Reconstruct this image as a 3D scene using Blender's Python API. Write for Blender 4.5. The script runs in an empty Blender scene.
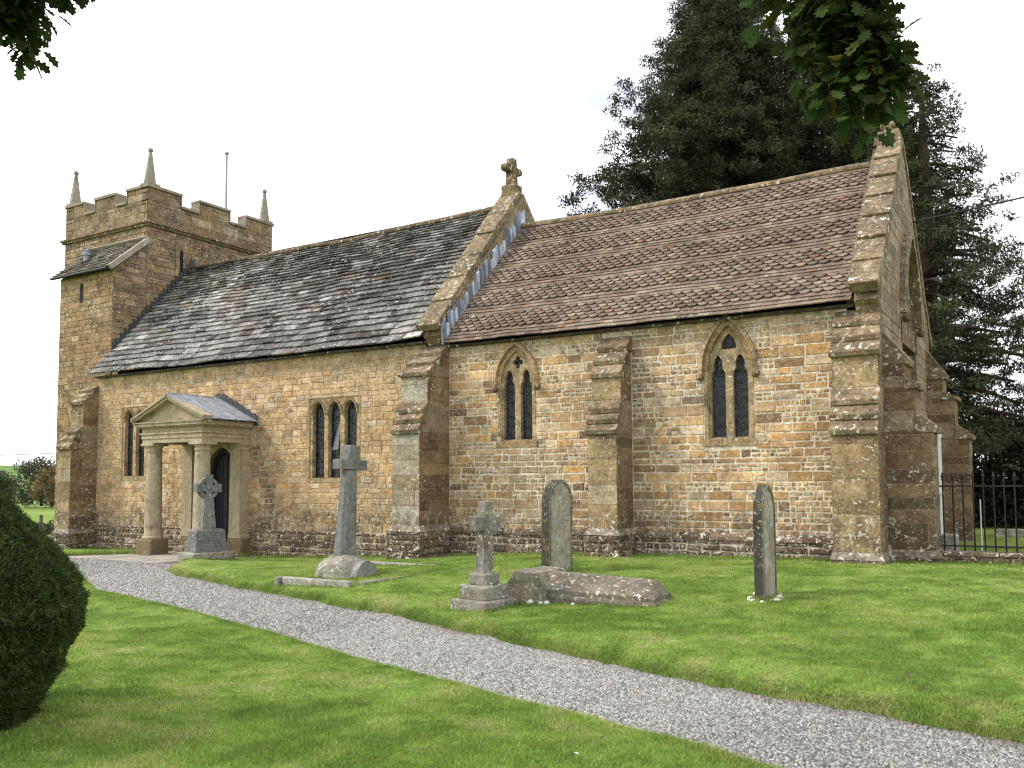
import bpy, math, random
import numpy as np
from mathutils import Vector, Matrix
from mathutils.geometry import tessellate_polygon
R = math.radians
S = bpy.context.scene
C = S.collection
random.seed(7)
# ------------------------------------------------------------------ camera
EYE = 1.2
cam = bpy.data.cameras.new('camera'); camo = bpy.data.objects.new('camera', cam); C.objects.link(camo); S.camera = camo
YAW, PITCH, ROLL, F, CYV = R(-31.474), R(3.727), R(-0.291), 891.927, 423.729
fwd = Vector((math.sin(YAW)*math.cos(PITCH), math.cos(YAW)*math.cos(PITCH), math.sin(PITCH)))
rt = Vector((math.cos(YAW), -math.sin(YAW), 0)); up = rt.cross(fwd)
rt, up = rt*math.cos(ROLL)+up*math.sin(ROLL), up*math.cos(ROLL)-rt*math.sin(ROLL)
m = Matrix((rt, up, -fwd)).transposed().to_4x4(); m.translation = Vector((0, 0, EYE))
camo.matrix_world = m
cam.sensor_width = 36; cam.lens = F/1024*36; cam.shift_y = (CYV-384)/1024
cam.clip_start = 0.05; cam.clip_end = 6000
S.render.resolution_x = 1024; S.render.resolution_y = 768
S.view_settings.view_transform = 'Standard'; S.view_settings.look = 'None'
S.view_settings.gamma = 1; S.view_settings.exposure = EXPOSURE = 1.08
S.cycles.pixel_filter_type = 'BLACKMAN_HARRIS'; S.cycles.filter_width = 1.15
# ------------------------------------------------------------------ light
SUN_EL, SUN_AZ = R(42), R(238)     # azimuth clockwise from +Y (north): from the south-west
w = bpy.data.worlds.new('World'); S.world = w; w.use_nodes = True
nt = w.node_tree; nt.nodes.clear()
def N(t, ty, **k):
    n = t.nodes.new(ty)
    for a, b in k.items(): setattr(n, a, b)
    return n
def L(t, a, b): t.links.new(a, b)
sky = N(nt, 'ShaderNodeTexSky', sky_type='NISHITA', sun_disc=False, sun_elevation=SUN_EL, sun_rotation=SUN_AZ)
tc = N(nt, 'ShaderNodeTexCoord')
nz = N(nt, 'ShaderNodeTexNoise'); nz.inputs['Scale'].default_value = 2.6; nz.inputs['Detail'].default_value = 5; nz.inputs['Roughness'].default_value = .5
mp = N(nt, 'ShaderNodeMapping'); mp.inputs['Scale'].default_value = (1, 1, 2.6); mp.inputs['Location'].default_value = (.35, .1, .6)
L(nt, tc.outputs['Generated'], mp.inputs[0]); L(nt, mp.outputs[0], nz.inputs['Vector'])
cr = N(nt, 'ShaderNodeValToRGB'); cr.color_ramp.elements[0].position = .30; cr.color_ramp.elements[0].color = (5.6, 5.9, 6.7, 1)
cr.color_ramp.elements[1].position = .43; cr.color_ramp.elements[1].color = (10.2, 10.3, 10.6, 1)
L(nt, nz.outputs['Fac'], cr.inputs[0])
mx = N(nt, 'ShaderNodeMixRGB'); mx.inputs[0].default_value = .9
L(nt, sky.outputs[0], mx.inputs[1]); L(nt, cr.outputs[0], mx.inputs[2])
bg = N(nt, 'ShaderNodeBackground'); bg.inputs['Strength'].default_value = .085
L(nt, mx.outputs[0], bg.inputs[0]); wo = N(nt, 'ShaderNodeOutputWorld'); L(nt, bg.outputs[0], wo.inputs[0])
sl = bpy.data.lights.new('sun', 'SUN'); so = bpy.data.objects.new('sun', sl); C.objects.link(so)
sl.energy = 1.5; sl.angle = R(12); sl.color = (1, .95, .87)
sd = Vector((math.sin(SUN_AZ)*math.cos(SUN_EL), math.cos(SUN_AZ)*math.cos(SUN_EL), math.sin(SUN_EL)))
so.rotation_euler = sd.to_track_quat('Z', 'Y').to_euler(); so.location = sd*50

# ------------------------------------------------------------------ helpers
def tag(o, label=None, cat=None, group=None, kind=None):
    if label: o['label'] = label
    if cat: o['category'] = cat
    if group: o['group'] = group
    if kind: o['kind'] = kind
    return o
def empty(name, loc, label, cat, group=None):
    o = bpy.data.objects.new(name, None); C.objects.link(o); o.location = loc
    return tag(o, label, cat, group)
def vnoise(x, y, seed=0):
    x = np.asarray(x, float); y = np.asarray(y, float)
    xi = np.floor(x).astype(np.int64); yi = np.floor(y).astype(np.int64); fx = x-xi; fy = y-yi
    fx = fx*fx*(3-2*fx); fy = fy*fy*(3-2*fy)
    def h(a, b):
        n = (a*374761393+b*668265263+seed*1442695041) & 0xffffffff
        n = ((n ^ (n >> 13))*1274126177) & 0xffffffff
        return ((n ^ (n >> 16)) & 0xffff)/65535.0
    return (h(xi, yi)*(1-fx)+h(xi+1, yi)*fx)*(1-fy)+(h(xi, yi+1)*(1-fx)+h(xi+1, yi+1)*fx)*fy
def fbm(x, y, seed=0, o=4):
    s = 0; a = .5; t = 0
    for i in range(o):
        s = s+a*vnoise(np.asarray(x)*2**i, np.asarray(y)*2**i, seed+i); t += a; a *= .55
    return s/t
class Fr:
    """local frame: u along, v up, n outward"""
    def __init__(s, o, u, v, n): s.o, s.u, s.v, s.n = Vector(o), Vector(u).normalized(), Vector(v).normalized(), Vector(n).normalized()
    def p(s, u, v, n=0): return s.o+s.u*u+s.v*v+s.n*n
def frS(x, y, z=0): return Fr((x, y, z), (1, 0, 0), (0, 0, 1), (0, -1, 0))     # faces south
def frE(x, y, z=0): return Fr((x, y, z), (0, 1, 0), (0, 0, 1), (1, 0, 0))      # faces east
def frW(x, y, z=0): return Fr((x, y, z), (0, -1, 0), (0, 0, 1), (-1, 0, 0))    # faces west
WHITE = (1, 1, 1)
class MB:
    def __init__(s): s.v = []; s.f = []; s.c = []
    def add(s, vs, fs, col=WHITE):
        b = len(s.v); s.v.extend([tuple(q) for q in vs])
        for q in fs: s.f.append(tuple(b+i for i in q)); s.c.append(col)
    def quad(s, a, b, c, d, col=WHITE): s.add([a, b, c, d], [(0, 1, 2, 3)], col)
    def hexa(s, P, col=WHITE):  # P: 4 bottom, 4 top
        s.add(P, [(3, 2, 1, 0), (4, 5, 6, 7), (0, 1, 5, 4), (1, 2, 6, 5), (2, 3, 7, 6), (3, 0, 4, 7)], col)
    def fbox(s, fr, u0, u1, v0, v1, n0, n1, col=WHITE, j=0):
        P = [fr.p(u, v, n) for v in (v0, v1) for (u, n) in ((u0, n1), (u1, n1), (u1, n0), (u0, n0))]
        if j: P = [q+Vector((random.uniform(-j, j), random.uniform(-j, j), random.uniform(-j, j))) for q in P]
        s.hexa(P, col)
    def box(s, x0, x1, y0, y1, z0, z1, col=WHITE, j=0):
        s.fbox(frS(0, 0, 0), x0, x1, z0, z1, -y1, -y0, col, j)
    def bevbox(s, x0, x1, y0, y1, z0, z1, b=.012, col=WHITE, j=0.0):
        """box with chamfered top and vertical edges"""
        def ring(i, z, e=0):
            a, c, d, g = x0+i, x1-i, y0+i, y1-i; k = b
            return [Vector(q) for q in ((a+k, d, z), (c-k, d, z), (c, d+k, z), (c, g-k, z), (c-k, g, z), (a+k, g, z), (a, g-k, z), (a, d+k, z))]
        rs = [ring(0, z0), ring(0, z1-b), ring(b, z1)]
        s.loft(rs, col, True, j)
    def loft(s, rings, col=WHITE, cap=True, j=0):
        n = len(rings[0]); vs = [Vector(q) for r in rings for q in r]
        if j: vs = [q+Vector((random.uniform(-j, j), random.uniform(-j, j), random.uniform(-j, j))) for q in vs]
        fs = []
        for i in range(len(rings)-1):
            for k in range(n):
                a = i*n+k; b = i*n+(k+1) % n; fs.append((a, b, b+n, a+n))
        if cap: fs.append(tuple(range(n-1, -1, -1))); fs.append(tuple(range((len(rings)-1)*n, len(rings)*n)))
        s.add(vs, fs, col)
    def tube(s, pts, rad, n=6, col=WHITE, cap=True):
        pts = [Vector(p) for p in pts]; rings = []
        for i, p in enumerate(pts):
            t = (pts[min(i+1, len(pts)-1)]-pts[max(i-1, 0)]).normalized()
            a = t.cross(Vector((0, 0, 1)) if abs(t.z) < .9 else Vector((1, 0, 0))).normalized(); b = t.cross(a)
            r = rad[i] if hasattr(rad, '__len__') else rad
            rings.append([p+a*math.cos(2*math.pi*k/n)*r+b*math.sin(2*math.pi*k/n)*r for k in range(n)])
        s.loft(rings, col, cap)
    def lathe(s, o, prof, n=20, col=WHITE):
        s.loft([[Vector(o)+Vector((math.cos(2*math.pi*k/n)*r, math.sin(2*math.pi*k/n)*r, z)) for k in range(n)] for r, z in prof], col)
    def slab(s, fr, outer, holes, n0, n1, col=WHITE, back=True):
        """flat plate of any outline with holes, front at n1"""
        loops = [outer]+list(holes)
        tri = tessellate_polygon([[Vector((a, b, 0)) for a, b in l] for l in loops])
        flat = [q for l in loops for q in l]; n = len(flat)
        vs = [fr.p(a, b, n1) for a, b in flat]+[fr.p(a, b, n0) for a, b in flat]
        fs = []
        for t in tri:
            a, b, c = [flat[i] for i in t]
            if (b[0]-a[0])*(c[1]-a[1])-(b[1]-a[1])*(c[0]-a[0]) < 0: t = t[::-1]
            fs.append(tuple(t))
            if back: fs.append(tuple(i+n for i in t[::-1]))
        o = 0
        for li, l in enumerate(loops):
            ar = sum(l[i][0]*l[(i+1) % len(l)][1]-l[(i+1) % len(l)][0]*l[i][1] for i in range(len(l)))
            for i in range(len(l)):
                a = o+i; b = o+(i+1) % len(l)
                q = (a, a+n, b+n, b) if (ar > 0) == (li == 0) else (a, b, b+n, a+n)
                fs.append(q)
            o += len(l)
        s.add(vs, fs, col)
    def build(s, name, mat, parent=None, smooth=False, loc=None):
        me = bpy.data.meshes.new(name)
        off = Vector(loc) if loc is not None else Vector((0, 0, 0))
        base = parent_world(parent)
        sh = off+base if loc is None else off
        me.from_pydata([(a-sh.x, b-sh.y, c-sh.z) for a, b, c in s.v], [], s.f)
        at = me.attributes.new('Col', 'FLOAT_COLOR', 'CORNER')
        arr = np.ones((sum(len(q) for q in s.f), 4), np.float32); k = 0
        for q, c in zip(s.f, s.c): arr[k:k+len(q), :3] = c; k += len(q)
        at.data.foreach_set('color', arr.ravel())
        me.materials.append(mat)
        if smooth: me.polygons.foreach_set('use_smooth', [True]*len(me.polygons))
        o = bpy.data.objects.new(name, me); C.objects.link(o)
        if parent: o.parent = parent
        if loc is not None: o.location = off-base
        return o
def parent_world(p):
    v = Vector((0, 0, 0))
    while p is not None: v += p.location; p = p.parent
    return v
def rough(o, amp=.01, scale=3., sub=2, smooth=False):
    """break up clean edges: bevel + subdivide + noise, applied as modifiers"""
    b = o.modifiers.new('b', 'BEVEL'); b.width = amp*1.2; b.segments = 1; b.limit_method = 'ANGLE'
    if sub:
        s = o.modifiers.new('s', 'SUBSURF'); s.subdivision_type = 'SIMPLE'; s.levels = s.render_levels = sub
    t = bpy.data.textures.new('t', 'CLOUDS'); t.noise_scale = 1/scale; t.noise_depth = 3
    d = o.modifiers.new('d', 'DISPLACE'); d.texture = t; d.strength = amp*2; d.mid_level = .5; d.texture_coords = 'GLOBAL'
    return o
def np_mesh(name, verts, faces_flat, nper, mat, cols=None, parent=None, smooth=False):
    me = bpy.data.meshes.new(name); nv = len(verts); nf = len(faces_flat)//nper
    me.vertices.add(nv); me.vertices.foreach_set('co', np.asarray(verts, np.float32).ravel())
    me.loops.add(nf*nper); me.loops.foreach_set('vertex_index', np.asarray(faces_flat, np.int32))
    me.polygons.add(nf); me.polygons.foreach_set('loop_start', np.arange(0, nf*nper, nper, dtype=np.int32))
    me.update(calc_edges=True)
    if cols is not None:
        at = me.attributes.new('Col', 'FLOAT_COLOR', 'POINT'); a = np.ones((nv, 4), np.float32); a[:, :3] = cols
        at.data.foreach_set('color', a.ravel())
    if smooth: me.polygons.foreach_set('use_smooth', np.ones(nf, bool))
    me.materials.append(mat)
    o = bpy.data.objects.new(name, me); C.objects.link(o)
    if parent: o.parent = parent
    return o

def gv(lo, hi, t=(1, 1, 1)):
    k = random.uniform(lo, hi); return tuple(k*x for x in t)
# ------------------------------------------------------------------ materials
def mat(name, rough_=.9, spec=.3):
    m = bpy.data.materials.new(name); m.use_nodes = True; t = m.node_tree
    b = t.nodes['Principled BSDF']; b.inputs['Roughness'].default_value = rough_; b.inputs['Specular IOR Level'].default_value = spec
    return m, t, b
def noise(t, vec, scale, det=4, ro=.55, dist=0):
    n = N(t, 'ShaderNodeTexNoise'); n.inputs['Scale'].default_value = scale; n.inputs['Detail'].default_value = det
    n.inputs['Roughness'].default_value = ro; n.inputs['Distortion'].default_value = dist
    L(t, vec, n.inputs['Vector']); return n.outputs['Fac']
def ramp(t, fac, stops):
    r = N(t, 'ShaderNodeValToRGB'); e = r.color_ramp.elements
    while len(e) < len(stops): e.new(.5)
    for k, (p, c) in enumerate(stops):
        e[k].position = p; e[k].color = (c if hasattr(c, '__len__') else (c, c, c))+((1,) if (not hasattr(c, '__len__') or len(c) == 3) else ())
    L(t, fac, r.inputs[0]); return r.outputs[0]
def mixc(t, a, b, f, mode='MIX'):
    n = N(t, 'ShaderNodeMixRGB', blend_type=mode)
    for i, q in ((0, f), (1, a), (2, b)):
        if isinstance(q, (int, float)): n.inputs[i].default_value = q if i == 0 else (q, q, q, 1)
        elif isinstance(q, tuple): n.inputs[i].default_value = q+(1,)
        else: L(t, q, n.inputs[i])
    return n.outputs[0]
def bump(t, b, h, s=.5, d=.01):
    n = N(t, 'ShaderNodeBump'); n.inputs['Strength'].default_value = s; n.inputs['Distance'].default_value = d
    L(t, h, n.inputs['Height']); L(t, n.outputs[0], b.inputs['Normal'])
def stone_mat(name, base=None, lichen=.5, grime=.4, vary=.3, lsc=9, gcol=(.07, .055, .038), lcol=(.62, .60, .52), bs=.6, streak=0, yellow=0, speck=.7, smear=0, low=0):
    """weathered stone: base (or Col attribute) x mottling, grime patches, lichen spots, pitted bump"""
    m, t, b = mat(name, .95, .15)
    g = N(t, 'ShaderNodeNewGeometry'); pos = g.outputs['Position']
    at = N(t, 'ShaderNodeAttribute', attribute_name='Col'); col = at.outputs['Color']
    if base: col = mixc(t, base, col, 1, 'MULTIPLY')
    n1 = noise(t, pos, 2.2, 5, .6); n2 = noise(t, pos, 26, 4, .65); n3 = noise(t, pos, 90, 2, .6)
    col = mixc(t, col, ramp(t, n1, [(.25, 1-vary), (.75, 1+vary*.6)]), 1, 'MULTIPLY')
    col = mixc(t, col, ramp(t, n2, [(.28, 1-vary*1.1), (.72, 1+vary*.8)]), 1, 'MULTIPLY')
    n4 = noise(t, pos, 9, 4, .6, .5)
    col = mixc(t, col, ramp(t, n4, [(.32, (1-vary*.8, 1-vary*.9, 1-vary)), (.68, (1+vary*.45, 1+vary*.5, 1+vary*.55))]), 1, 'MULTIPLY')
    if smear:
        col = mixc(t, col, (.52, .44, .31), ramp(t, noise(t, pos, 5.5, 6, .72, .8), [(.55, 0.), (.74, smear)]))
    if grime:
        ng = noise(t, pos, 3.3, 6, .65, .6)
        col = mixc(t, col, gcol, ramp(t, ng, [(.66-grime*.3, 0.), (.82-grime*.2, .8)]))
    if streak:
        mp = N(t, 'ShaderNodeMapping'); mp.inputs['Scale'].default_value = (9, 9, .8); L(t, pos, mp.inputs[0])
        ns = noise(t, mp.outputs[0], 1, 4, .6)
        col = mixc(t, col, gcol, ramp(t, ns, [(.5, 0.), (.75, streak)]))
    if yellow:
        ny = noise(t, pos, 5, 4, .6)
        col = mixc(t, col, (.30, .20, .06), ramp(t, ny, [(.55, 0.), (.7, yellow)]))
    if speck:
        sp_ = N(t, 'ShaderNodeTexVoronoi'); sp_.inputs['Scale'].default_value = 30; L(t, pos, sp_.inputs['Vector'])
        kk = mixc(t, ramp(t, sp_.outputs['Distance'], [(.16, 1.), (.24, 0.)]), ramp(t, noise(t, pos, 4, 4, .7), [(.5, 0.), (.6, speck)]), 1, 'MULTIPLY')
        col = mixc(t, col, (.56, .53, .45), kk)
    if lichen:
        nl = noise(t, pos, lsc*2.2, 3, .5, .4); nm = noise(t, pos, lsc*.16, 3, .6)
        k = ramp(t, nl, [(.60, 0.), (.66, 1.)]); k2 = ramp(t, nm, [(.62-lichen*.32, 0.), (.72-lichen*.2, .9)])
        col = mixc(t, col, lcol, mixc(t, k, k2, 1, 'MULTIPLY'))
    if low:   # crusts of white lichen and dark damp growing on the lowest courses
        sx = N(t, 'ShaderNodeSeparateXYZ'); L(t, pos, sx.inputs[0])
        zz_ = N(t, 'ShaderNodeMath', operation='MULTIPLY_ADD'); L(t, noise(t, pos, 1.6, 4, .6), zz_.inputs[0]); zz_.inputs[1].default_value = -.85; L(t, sx.outputs['Z'], zz_.inputs[2])
        mk = ramp(t, zz_.outputs[0], [(0., 1.), (.35, 0.)])
        damp = ramp(t, noise(t, pos, 4, 5, .7), [(.42, 0.), (.62, .7)]); col = mixc(t, col, (.085, .062, .042), mixc(t, mk, damp, 1, 'MULTIPLY'))
        cru = ramp(t, noise(t, pos, 12, 5, .62, .8), [(.575, 0.), (.63, .85)]); col = mixc(t, col, (.66, .63, .56), mixc(t, mk, cru, low, 'MULTIPLY') if low == 1 else mixc(t, mixc(t, mk, cru, 1, 'MULTIPLY'), low, 1, 'MULTIPLY'))
    L(t, col, b.inputs['Base Color'])
    h = mixc(t, n2, n3, .35); bump(t, b, h, bs, .012)
    return m
M = {}
M['stone'] = stone_mat('ochre_rubble', lichen=.6, grime=.34, vary=.36, low=.9, smear=.32, speck=.9, bs=.8)
M['stone_dark'] = stone_mat('weathered_stone', lichen=.95, grime=.5, vary=.4, lsc=11, speck=1, low=1)
M['dressed'] = stone_mat('dressed_stone', (.42, .315, .185), lichen=.75, grime=.6, vary=.42, speck=.9)
M['coping'] = stone_mat('coping_stone', (.29, .225, .15), lichen=1.0, grime=.75, vary=.5, lsc=5, yellow=.3)
M['tower'] = stone_mat('tower_rubble', lichen=.55, grime=.5, vary=.42, smear=.25, speck=.8, bs=.9)
M['pinn'] = stone_mat('pinnacle_stone', (.32, .28, .23), lichen=.4, grime=.3, vary=.25)
M['porch'] = stone_mat('porch_limestone', (.42, .35, .235), lichen=.35, grime=.35, vary=.2, streak=.35, gcol=(.11, .09, .06))
M['grave'] = stone_mat('grey_gravestone', (.205, .205, .195), lichen=.35, grime=.35, vary=.3, streak=.35, gcol=(.05, .05, .05))
M['grave_l'] = stone_mat('lichened_gravestone', (.25, .235, .20), lichen=.9, grime=.55, vary=.35, gcol=(.08, .07, .055), yellow=.3)
M['kerb'] = stone_mat('pale_kerbstone', (.38, .36, .31), lichen=.6, grime=.45, vary=.35)
M['flag'] = stone_mat('flagstone', (.36, .34, .30), lichen=.4, grime=.3, vary=.2)
M['slate'] = stone_mat('stone_slates', lichen=.75, grime=.25, vary=.4, lsc=6, gcol=(.028, .024, .02), lcol=(.55, .55, .53), streak=0)
M['tile'] = stone_mat('clay_tiles', lichen=.25, grime=.2, vary=.28, lsc=7, gcol=(.05, .035, .028), lcol=(.5, .46, .38))
def plain(name, col, r=.6, metal=0, var=.25, sc=8, bs=.2, spec=.4):
    m, t, b = mat(name, r, spec); g = N(t, 'ShaderNodeNewGeometry'); n = noise(t, g.outputs['Position'], sc, 4)
    at = N(t, 'ShaderNodeAttribute', attribute_name='Col')
    L(t, mixc(t, mixc(t, col, at.outputs['Color'], 1, 'MULTIPLY'), ramp(t, n, [(.25, 1-var), (.75, 1+var)]), 1, 'MULTIPLY'), b.inputs['Base Color'])
    b.inputs['Metallic'].default_value = metal; bump(t, b, n, bs, .01); return m
M['lead'] = plain('lead_sheet', (.25, .28, .34), .5, .15, .35, 6, .25)
M['lead_grey'] = plain('grey_lead_sheet', (.27, .285, .305), .5, .15, .35, 6, .25)
M['lead_dark'] = plain('dark_lead', (.05, .052, .058), .6, .1)
M['iron'] = plain('black_iron', (.006, .006, .007), .6, 0)
M['door'] = plain('dark_painted_wood', (.010, .012, .017), .55, 0, .5, 14)
M['white'] = plain('white_paint', (.7, .7, .68), .5, 0, .1)
M['wood'] = plain('old_timber', (.09, .07, .05), .8)
M['void'] = plain('dark_void', (.008, .008, .008), .9)
M['bark'] = plain('bark', (.055, .042, .03), .95, 0, .4, 12, .8, .1)
m, t, b = mat('window_glass', .12, .5); b.inputs['Base Color'].default_value = (.010, .012, .018, 1)
g = N(t, 'ShaderNodeNewGeometry'); bump(t, b, noise(t, g.outputs['Position'], 7, 3), .8, .05); M['glass'] = m
M['came'] = plain('lead_came', (.06, .062, .07), .5, .2)
def leafmat(name, col, var=.35, trans=.35, sc=3, spec=.15):
    m, t, b = mat(name, .7, spec); g = N(t, 'ShaderNodeNewGeometry'); at = N(t, 'ShaderNodeAttribute', attribute_name='Col')
    n = noise(t, g.outputs['Position'], sc, 3)
    c = mixc(t, mixc(t, col, at.outputs['Color'], 1, 'MULTIPLY'), ramp(t, n, [(.3, 1-var), (.7, 1+var)]), 1, 'MULTIPLY')
    L(t, c, b.inputs['Base Color'])
    if trans:
        tr = N(t, 'ShaderNodeBsdfTranslucent'); L(t, c, tr.inputs['Color']); ms = N(t, 'ShaderNodeMixShader'); ms.inputs[0].default_value = trans
        o = [q for q in t.nodes if q.type == 'OUTPUT_MATERIAL'][0]
        L(t, b.outputs[0], ms.inputs[1]); L(t, tr.outputs[0], ms.inputs[2]); L(t, ms.outputs[0], o.inputs['Surface'])
    return m
M['yew'] = leafmat('yew_foliage', (.044, .053, .027), .3, .12, 1.2, .04)
M['bush'] = leafmat('clipped_yew', (.045, .070, .020), .35, .1, 6, .08)
M['oakleaf'] = leafmat('oak_leaves', (.040, .066, .018), .35, .36, 4, .10)
M['farleaf'] = leafmat('distant_leaves', (.07, .09, .045), .3, .2, .3)
M['blade'] = leafmat('grass_blades', (1, 1, 1), .12, .3, 1.5)
# ------------------------------------------------------------------ terrain, path
NX = [-30, -19.4, -18.6, -18.4, -16.05, -15.95, -14.3, -12.2, -9.7, -7.06, -5.6, -4, -2.94, -1.8, -.96, -.25, 4, 9]
NY = [12.0, 12.1, 13.1, 14.5, 14.5, 12.9, 10.95, 10.15, 9.47, 8.75, 8.17, 7.62, 7.25, 6.92, 6.69, 6.48, 5.57, 4.6]
SX = [-30, -20.5, -17.65, -12.9, -9.3, -6.76, -5.06, -3.75, -2.8, -1.97, -1.36, 4, 9]
SY = [10.9, 10.9, 11.1, 8.6, 7.66, 6.84, 6.3, 5.92, 5.66, 5.42, 5.22, 4.05, 3.1]
def pathN(x): return np.interp(x, NX, NY)+.13*(vnoise(x*1.7, x*0, 5)-.5)+.07*(vnoise(x*7, x*0, 6)-.5)
def pathS(x): return np.interp(x, SX, SY)+.04*(vnoise(x*1.9, x*0, 8)-.5)+.02*(vnoise(x*8, x*0, 9)-.5)
def sm(t): t = np.clip(t, 0, 1); return t*t*(3-2*t)
def gwall(x): return np.interp(x, [-40, -15.5, -12, -10, -7.5, -3, 5], [-.5, -.47, -.34, -.22, -.10, -.04, .02])
PZ = -.455
def ground(x, y):
    x = np.asarray(x, float); y = np.asarray(y, float)
    n = pathN(x); s = pathS(x)
    dn = y-n; ds = s-y
    gw = gwall(x)
    bank = PZ+.11*sm(dn/.14)+.05*sm((dn-.05)/.5)
    t = sm(dn/np.maximum(14.0-n, 1.2))
    north = bank+(gw-bank)*t
    south = PZ+.035*sm(ds/.1)+.03*sm(ds/4)
    z = np.where(dn > 0, north, np.where(ds > 0, south, PZ))
    und = .035*(fbm(x*.45, y*.45, 11)-.5)*2+.012*(fbm(x*2.2, y*2.2, 12)-.5)*2
    z = z+und*np.where(dn > 0, sm(dn/.6), np.where(ds > 0, sm(ds/.6), 0))*np.where(y > 14, 0.3, 1)
    far = np.maximum(sm((-27-x)/20), sm((y-45)/60))
    z = z-far*1.1-1.7*np.maximum(sm((-45-x)/60), sm((y-80)/100))
    return z
def axis(a, b, st, lo, hi):
    q = list(np.arange(a, b+1e-6, st)); d = st
    l = []; x = a
    while x > lo: d *= 1.35; x -= d; l.append(x)
    r = []; x = b; d = st
    while x < hi: d *= 1.35; x += d; r.append(x)
    return np.array(l[::-1]+q+r)
ax = axis(-21, 4, .07, -3500, 3500); ay = axis(1.5, 15, .06, -3500, 3500)
X, Y = np.meshgrid(ax, ay); Z = ground(X, Y)
inpath = (Y < pathN(X)) & (Y > pathS(X)) & (X > -24) & (X < 9)
Z = Z-np.where(inpath, .03, 0)
nx = len(ax); ny = len(ay)
idx = (np.arange(ny-1)[:, None]*nx+np.arange(nx-1)[None, :]).ravel()
faces = np.stack([idx, idx+1, idx+nx+1, idx+nx], 1).ravel()
def lawn_tone(x, y):
    """yellow-dry to lush patches of the mown lawn, 0..1"""
    a = fbm(x*.9, y*1.5, 31, 4); b_ = fbm(x*4.5, y*4.5, 37, 4)
    return np.clip((a-.5)*1.6+(b_-.5)*1.7+.46, 0, 1)
def lawn_col(x, y):
    t = lawn_tone(x, y)[:, None]; s = fbm(x*6, y*6, 51, 3)[:, None]
    lush = np.array([.150, .240, .042]); mid = np.array([.235, .345, .068]); dry = np.array([.33, .375, .125])
    c = np.where(t < .5, lush+(mid-lush)*(t/.5), mid+(dry-mid)*((t-.5)/.5)**1.3)
    return c*(.82+.36*s)
m, t, b = mat('lawn', .95, .1); g = N(t, 'ShaderNodeNewGeometry'); at = N(t, 'ShaderNodeAttribute', attribute_name='Col')
na = noise(t, g.outputs['Position'], 40, 4, .7); nb = noise(t, g.outputs['Position'], 9, 4, .6)
c = mixc(t, at.outputs['Color'], ramp(t, na, [(.3, .42), (.7, 1.05)]), 1, 'MULTIPLY')
c = mixc(t, c, ramp(t, nb, [(.3, .75), (.7, 1.2)]), 1, 'MULTIPLY')
L(t, c, b.inputs['Base Color']); bump(t, b, na, .9, .03); M['lawn'] = m
xc, yc = X.ravel(), Y.ravel(); gc = lawn_col(xc, yc)
edge = np.clip(1-np.abs(yc-pathN(xc))/.13, 0, 1)[:, None]*(((xc > -24) & (xc < 9))[:, None])
gc = gc*(1-edge)+np.array([.055, .045, .025])*edge
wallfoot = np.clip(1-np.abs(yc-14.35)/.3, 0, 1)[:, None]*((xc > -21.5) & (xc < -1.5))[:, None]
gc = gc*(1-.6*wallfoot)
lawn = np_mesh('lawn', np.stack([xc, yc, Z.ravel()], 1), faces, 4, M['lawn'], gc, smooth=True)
tag(lawn, kind='structure')
# gravel path: its own sheet a little above the ground sheet, with loose stones on it
m, t, b = mat('gravel', .95, .15); g = N(t, 'ShaderNodeNewGeometry')
vo = N(t, 'ShaderNodeTexVoronoi'); vo.inputs['Scale'].default_value = 60; L(t, g.outputs['Position'], vo.inputs['Vector'])
na = noise(t, g.outputs['Position'], 3, 4, .6)
c = ramp(t, vo.outputs['Distance'], [(0., (.33, .31, .30)), (.6, (.12, .11, .105))])
c = mixc(t, c, ramp(t, na, [(.3, .85), (.7, 1.15)]), 1, 'MULTIPLY')
L(t, c, b.inputs['Base Color']); bump(t, b, vo.outputs['Distance'], 1, .01); M['gravel'] = m
px_ = np.arange(-24, 9.01, .08); K = 16
V = []; 
for i in range(K+1):
    tt = i/K; yy = pathS(px_)*(1-tt)+pathN(px_)*tt
    V.append(np.stack([px_, yy, PZ-.008+.012*np.sin(tt*math.pi)+.01*(fbm(px_*1.5, yy*1.5, 3)-.5)], 1))
V = np.concatenate(V); n = len(px_)
idx = (np.arange(K)[:, None]*n+np.arange(n-1)[None, :]).ravel()
path = np_mesh('gravel_path', V, np.stack([idx, idx+1, idx+n+1, idx+n], 1).ravel(), 4, M['gravel'], smooth=True); tag(path, kind='structure')
rng = np.random.default_rng(3)
def scatter_path(n, x0, x1):
    x = rng.uniform(x0, x1, n); tt = rng.uniform(-.03, 1.03, n); return x, pathS(x)*(1-tt)+pathN(x)*tt
xs, ys = [], []
for a, b2, k in ((-3.2, 2.5, 90000), (-7, -3.2, 60000), (-23.9, -7, 75000)):
    q = scatter_path(k, a, b2); xs.append(q[0]); ys.append(q[1])
xs = np.concatenate(xs); ys = np.concatenate(ys); n = len(xs)
keep = ~((ys > 12.05) & (xs < -15.6) & (xs > -19.3)); xs, ys = xs[keep], ys[keep]; n = len(xs)
sz = rng.uniform(.0045, .0145, n)*(1+.4*np.clip((np.hypot(xs, ys)-6)/8, 0, 1))
octa = np.array([[1, 0, 0], [0, 1, 0], [-1, 0, 0], [0, -1, 0], [0, 0, 1]], float)
an = rng.uniform(0, 6.283, n); ca, sa = np.cos(an), np.sin(an)
jit = rng.uniform(.6, 1.3, (n, 5, 1))
P = octa[None]*jit*sz[:, None, None]; P[:, :, 2] *= .8
tl = rng.uniform(-.4, .4, (n, 1)); P[:, :, 2] += P[:, :, 0]*tl
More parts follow.
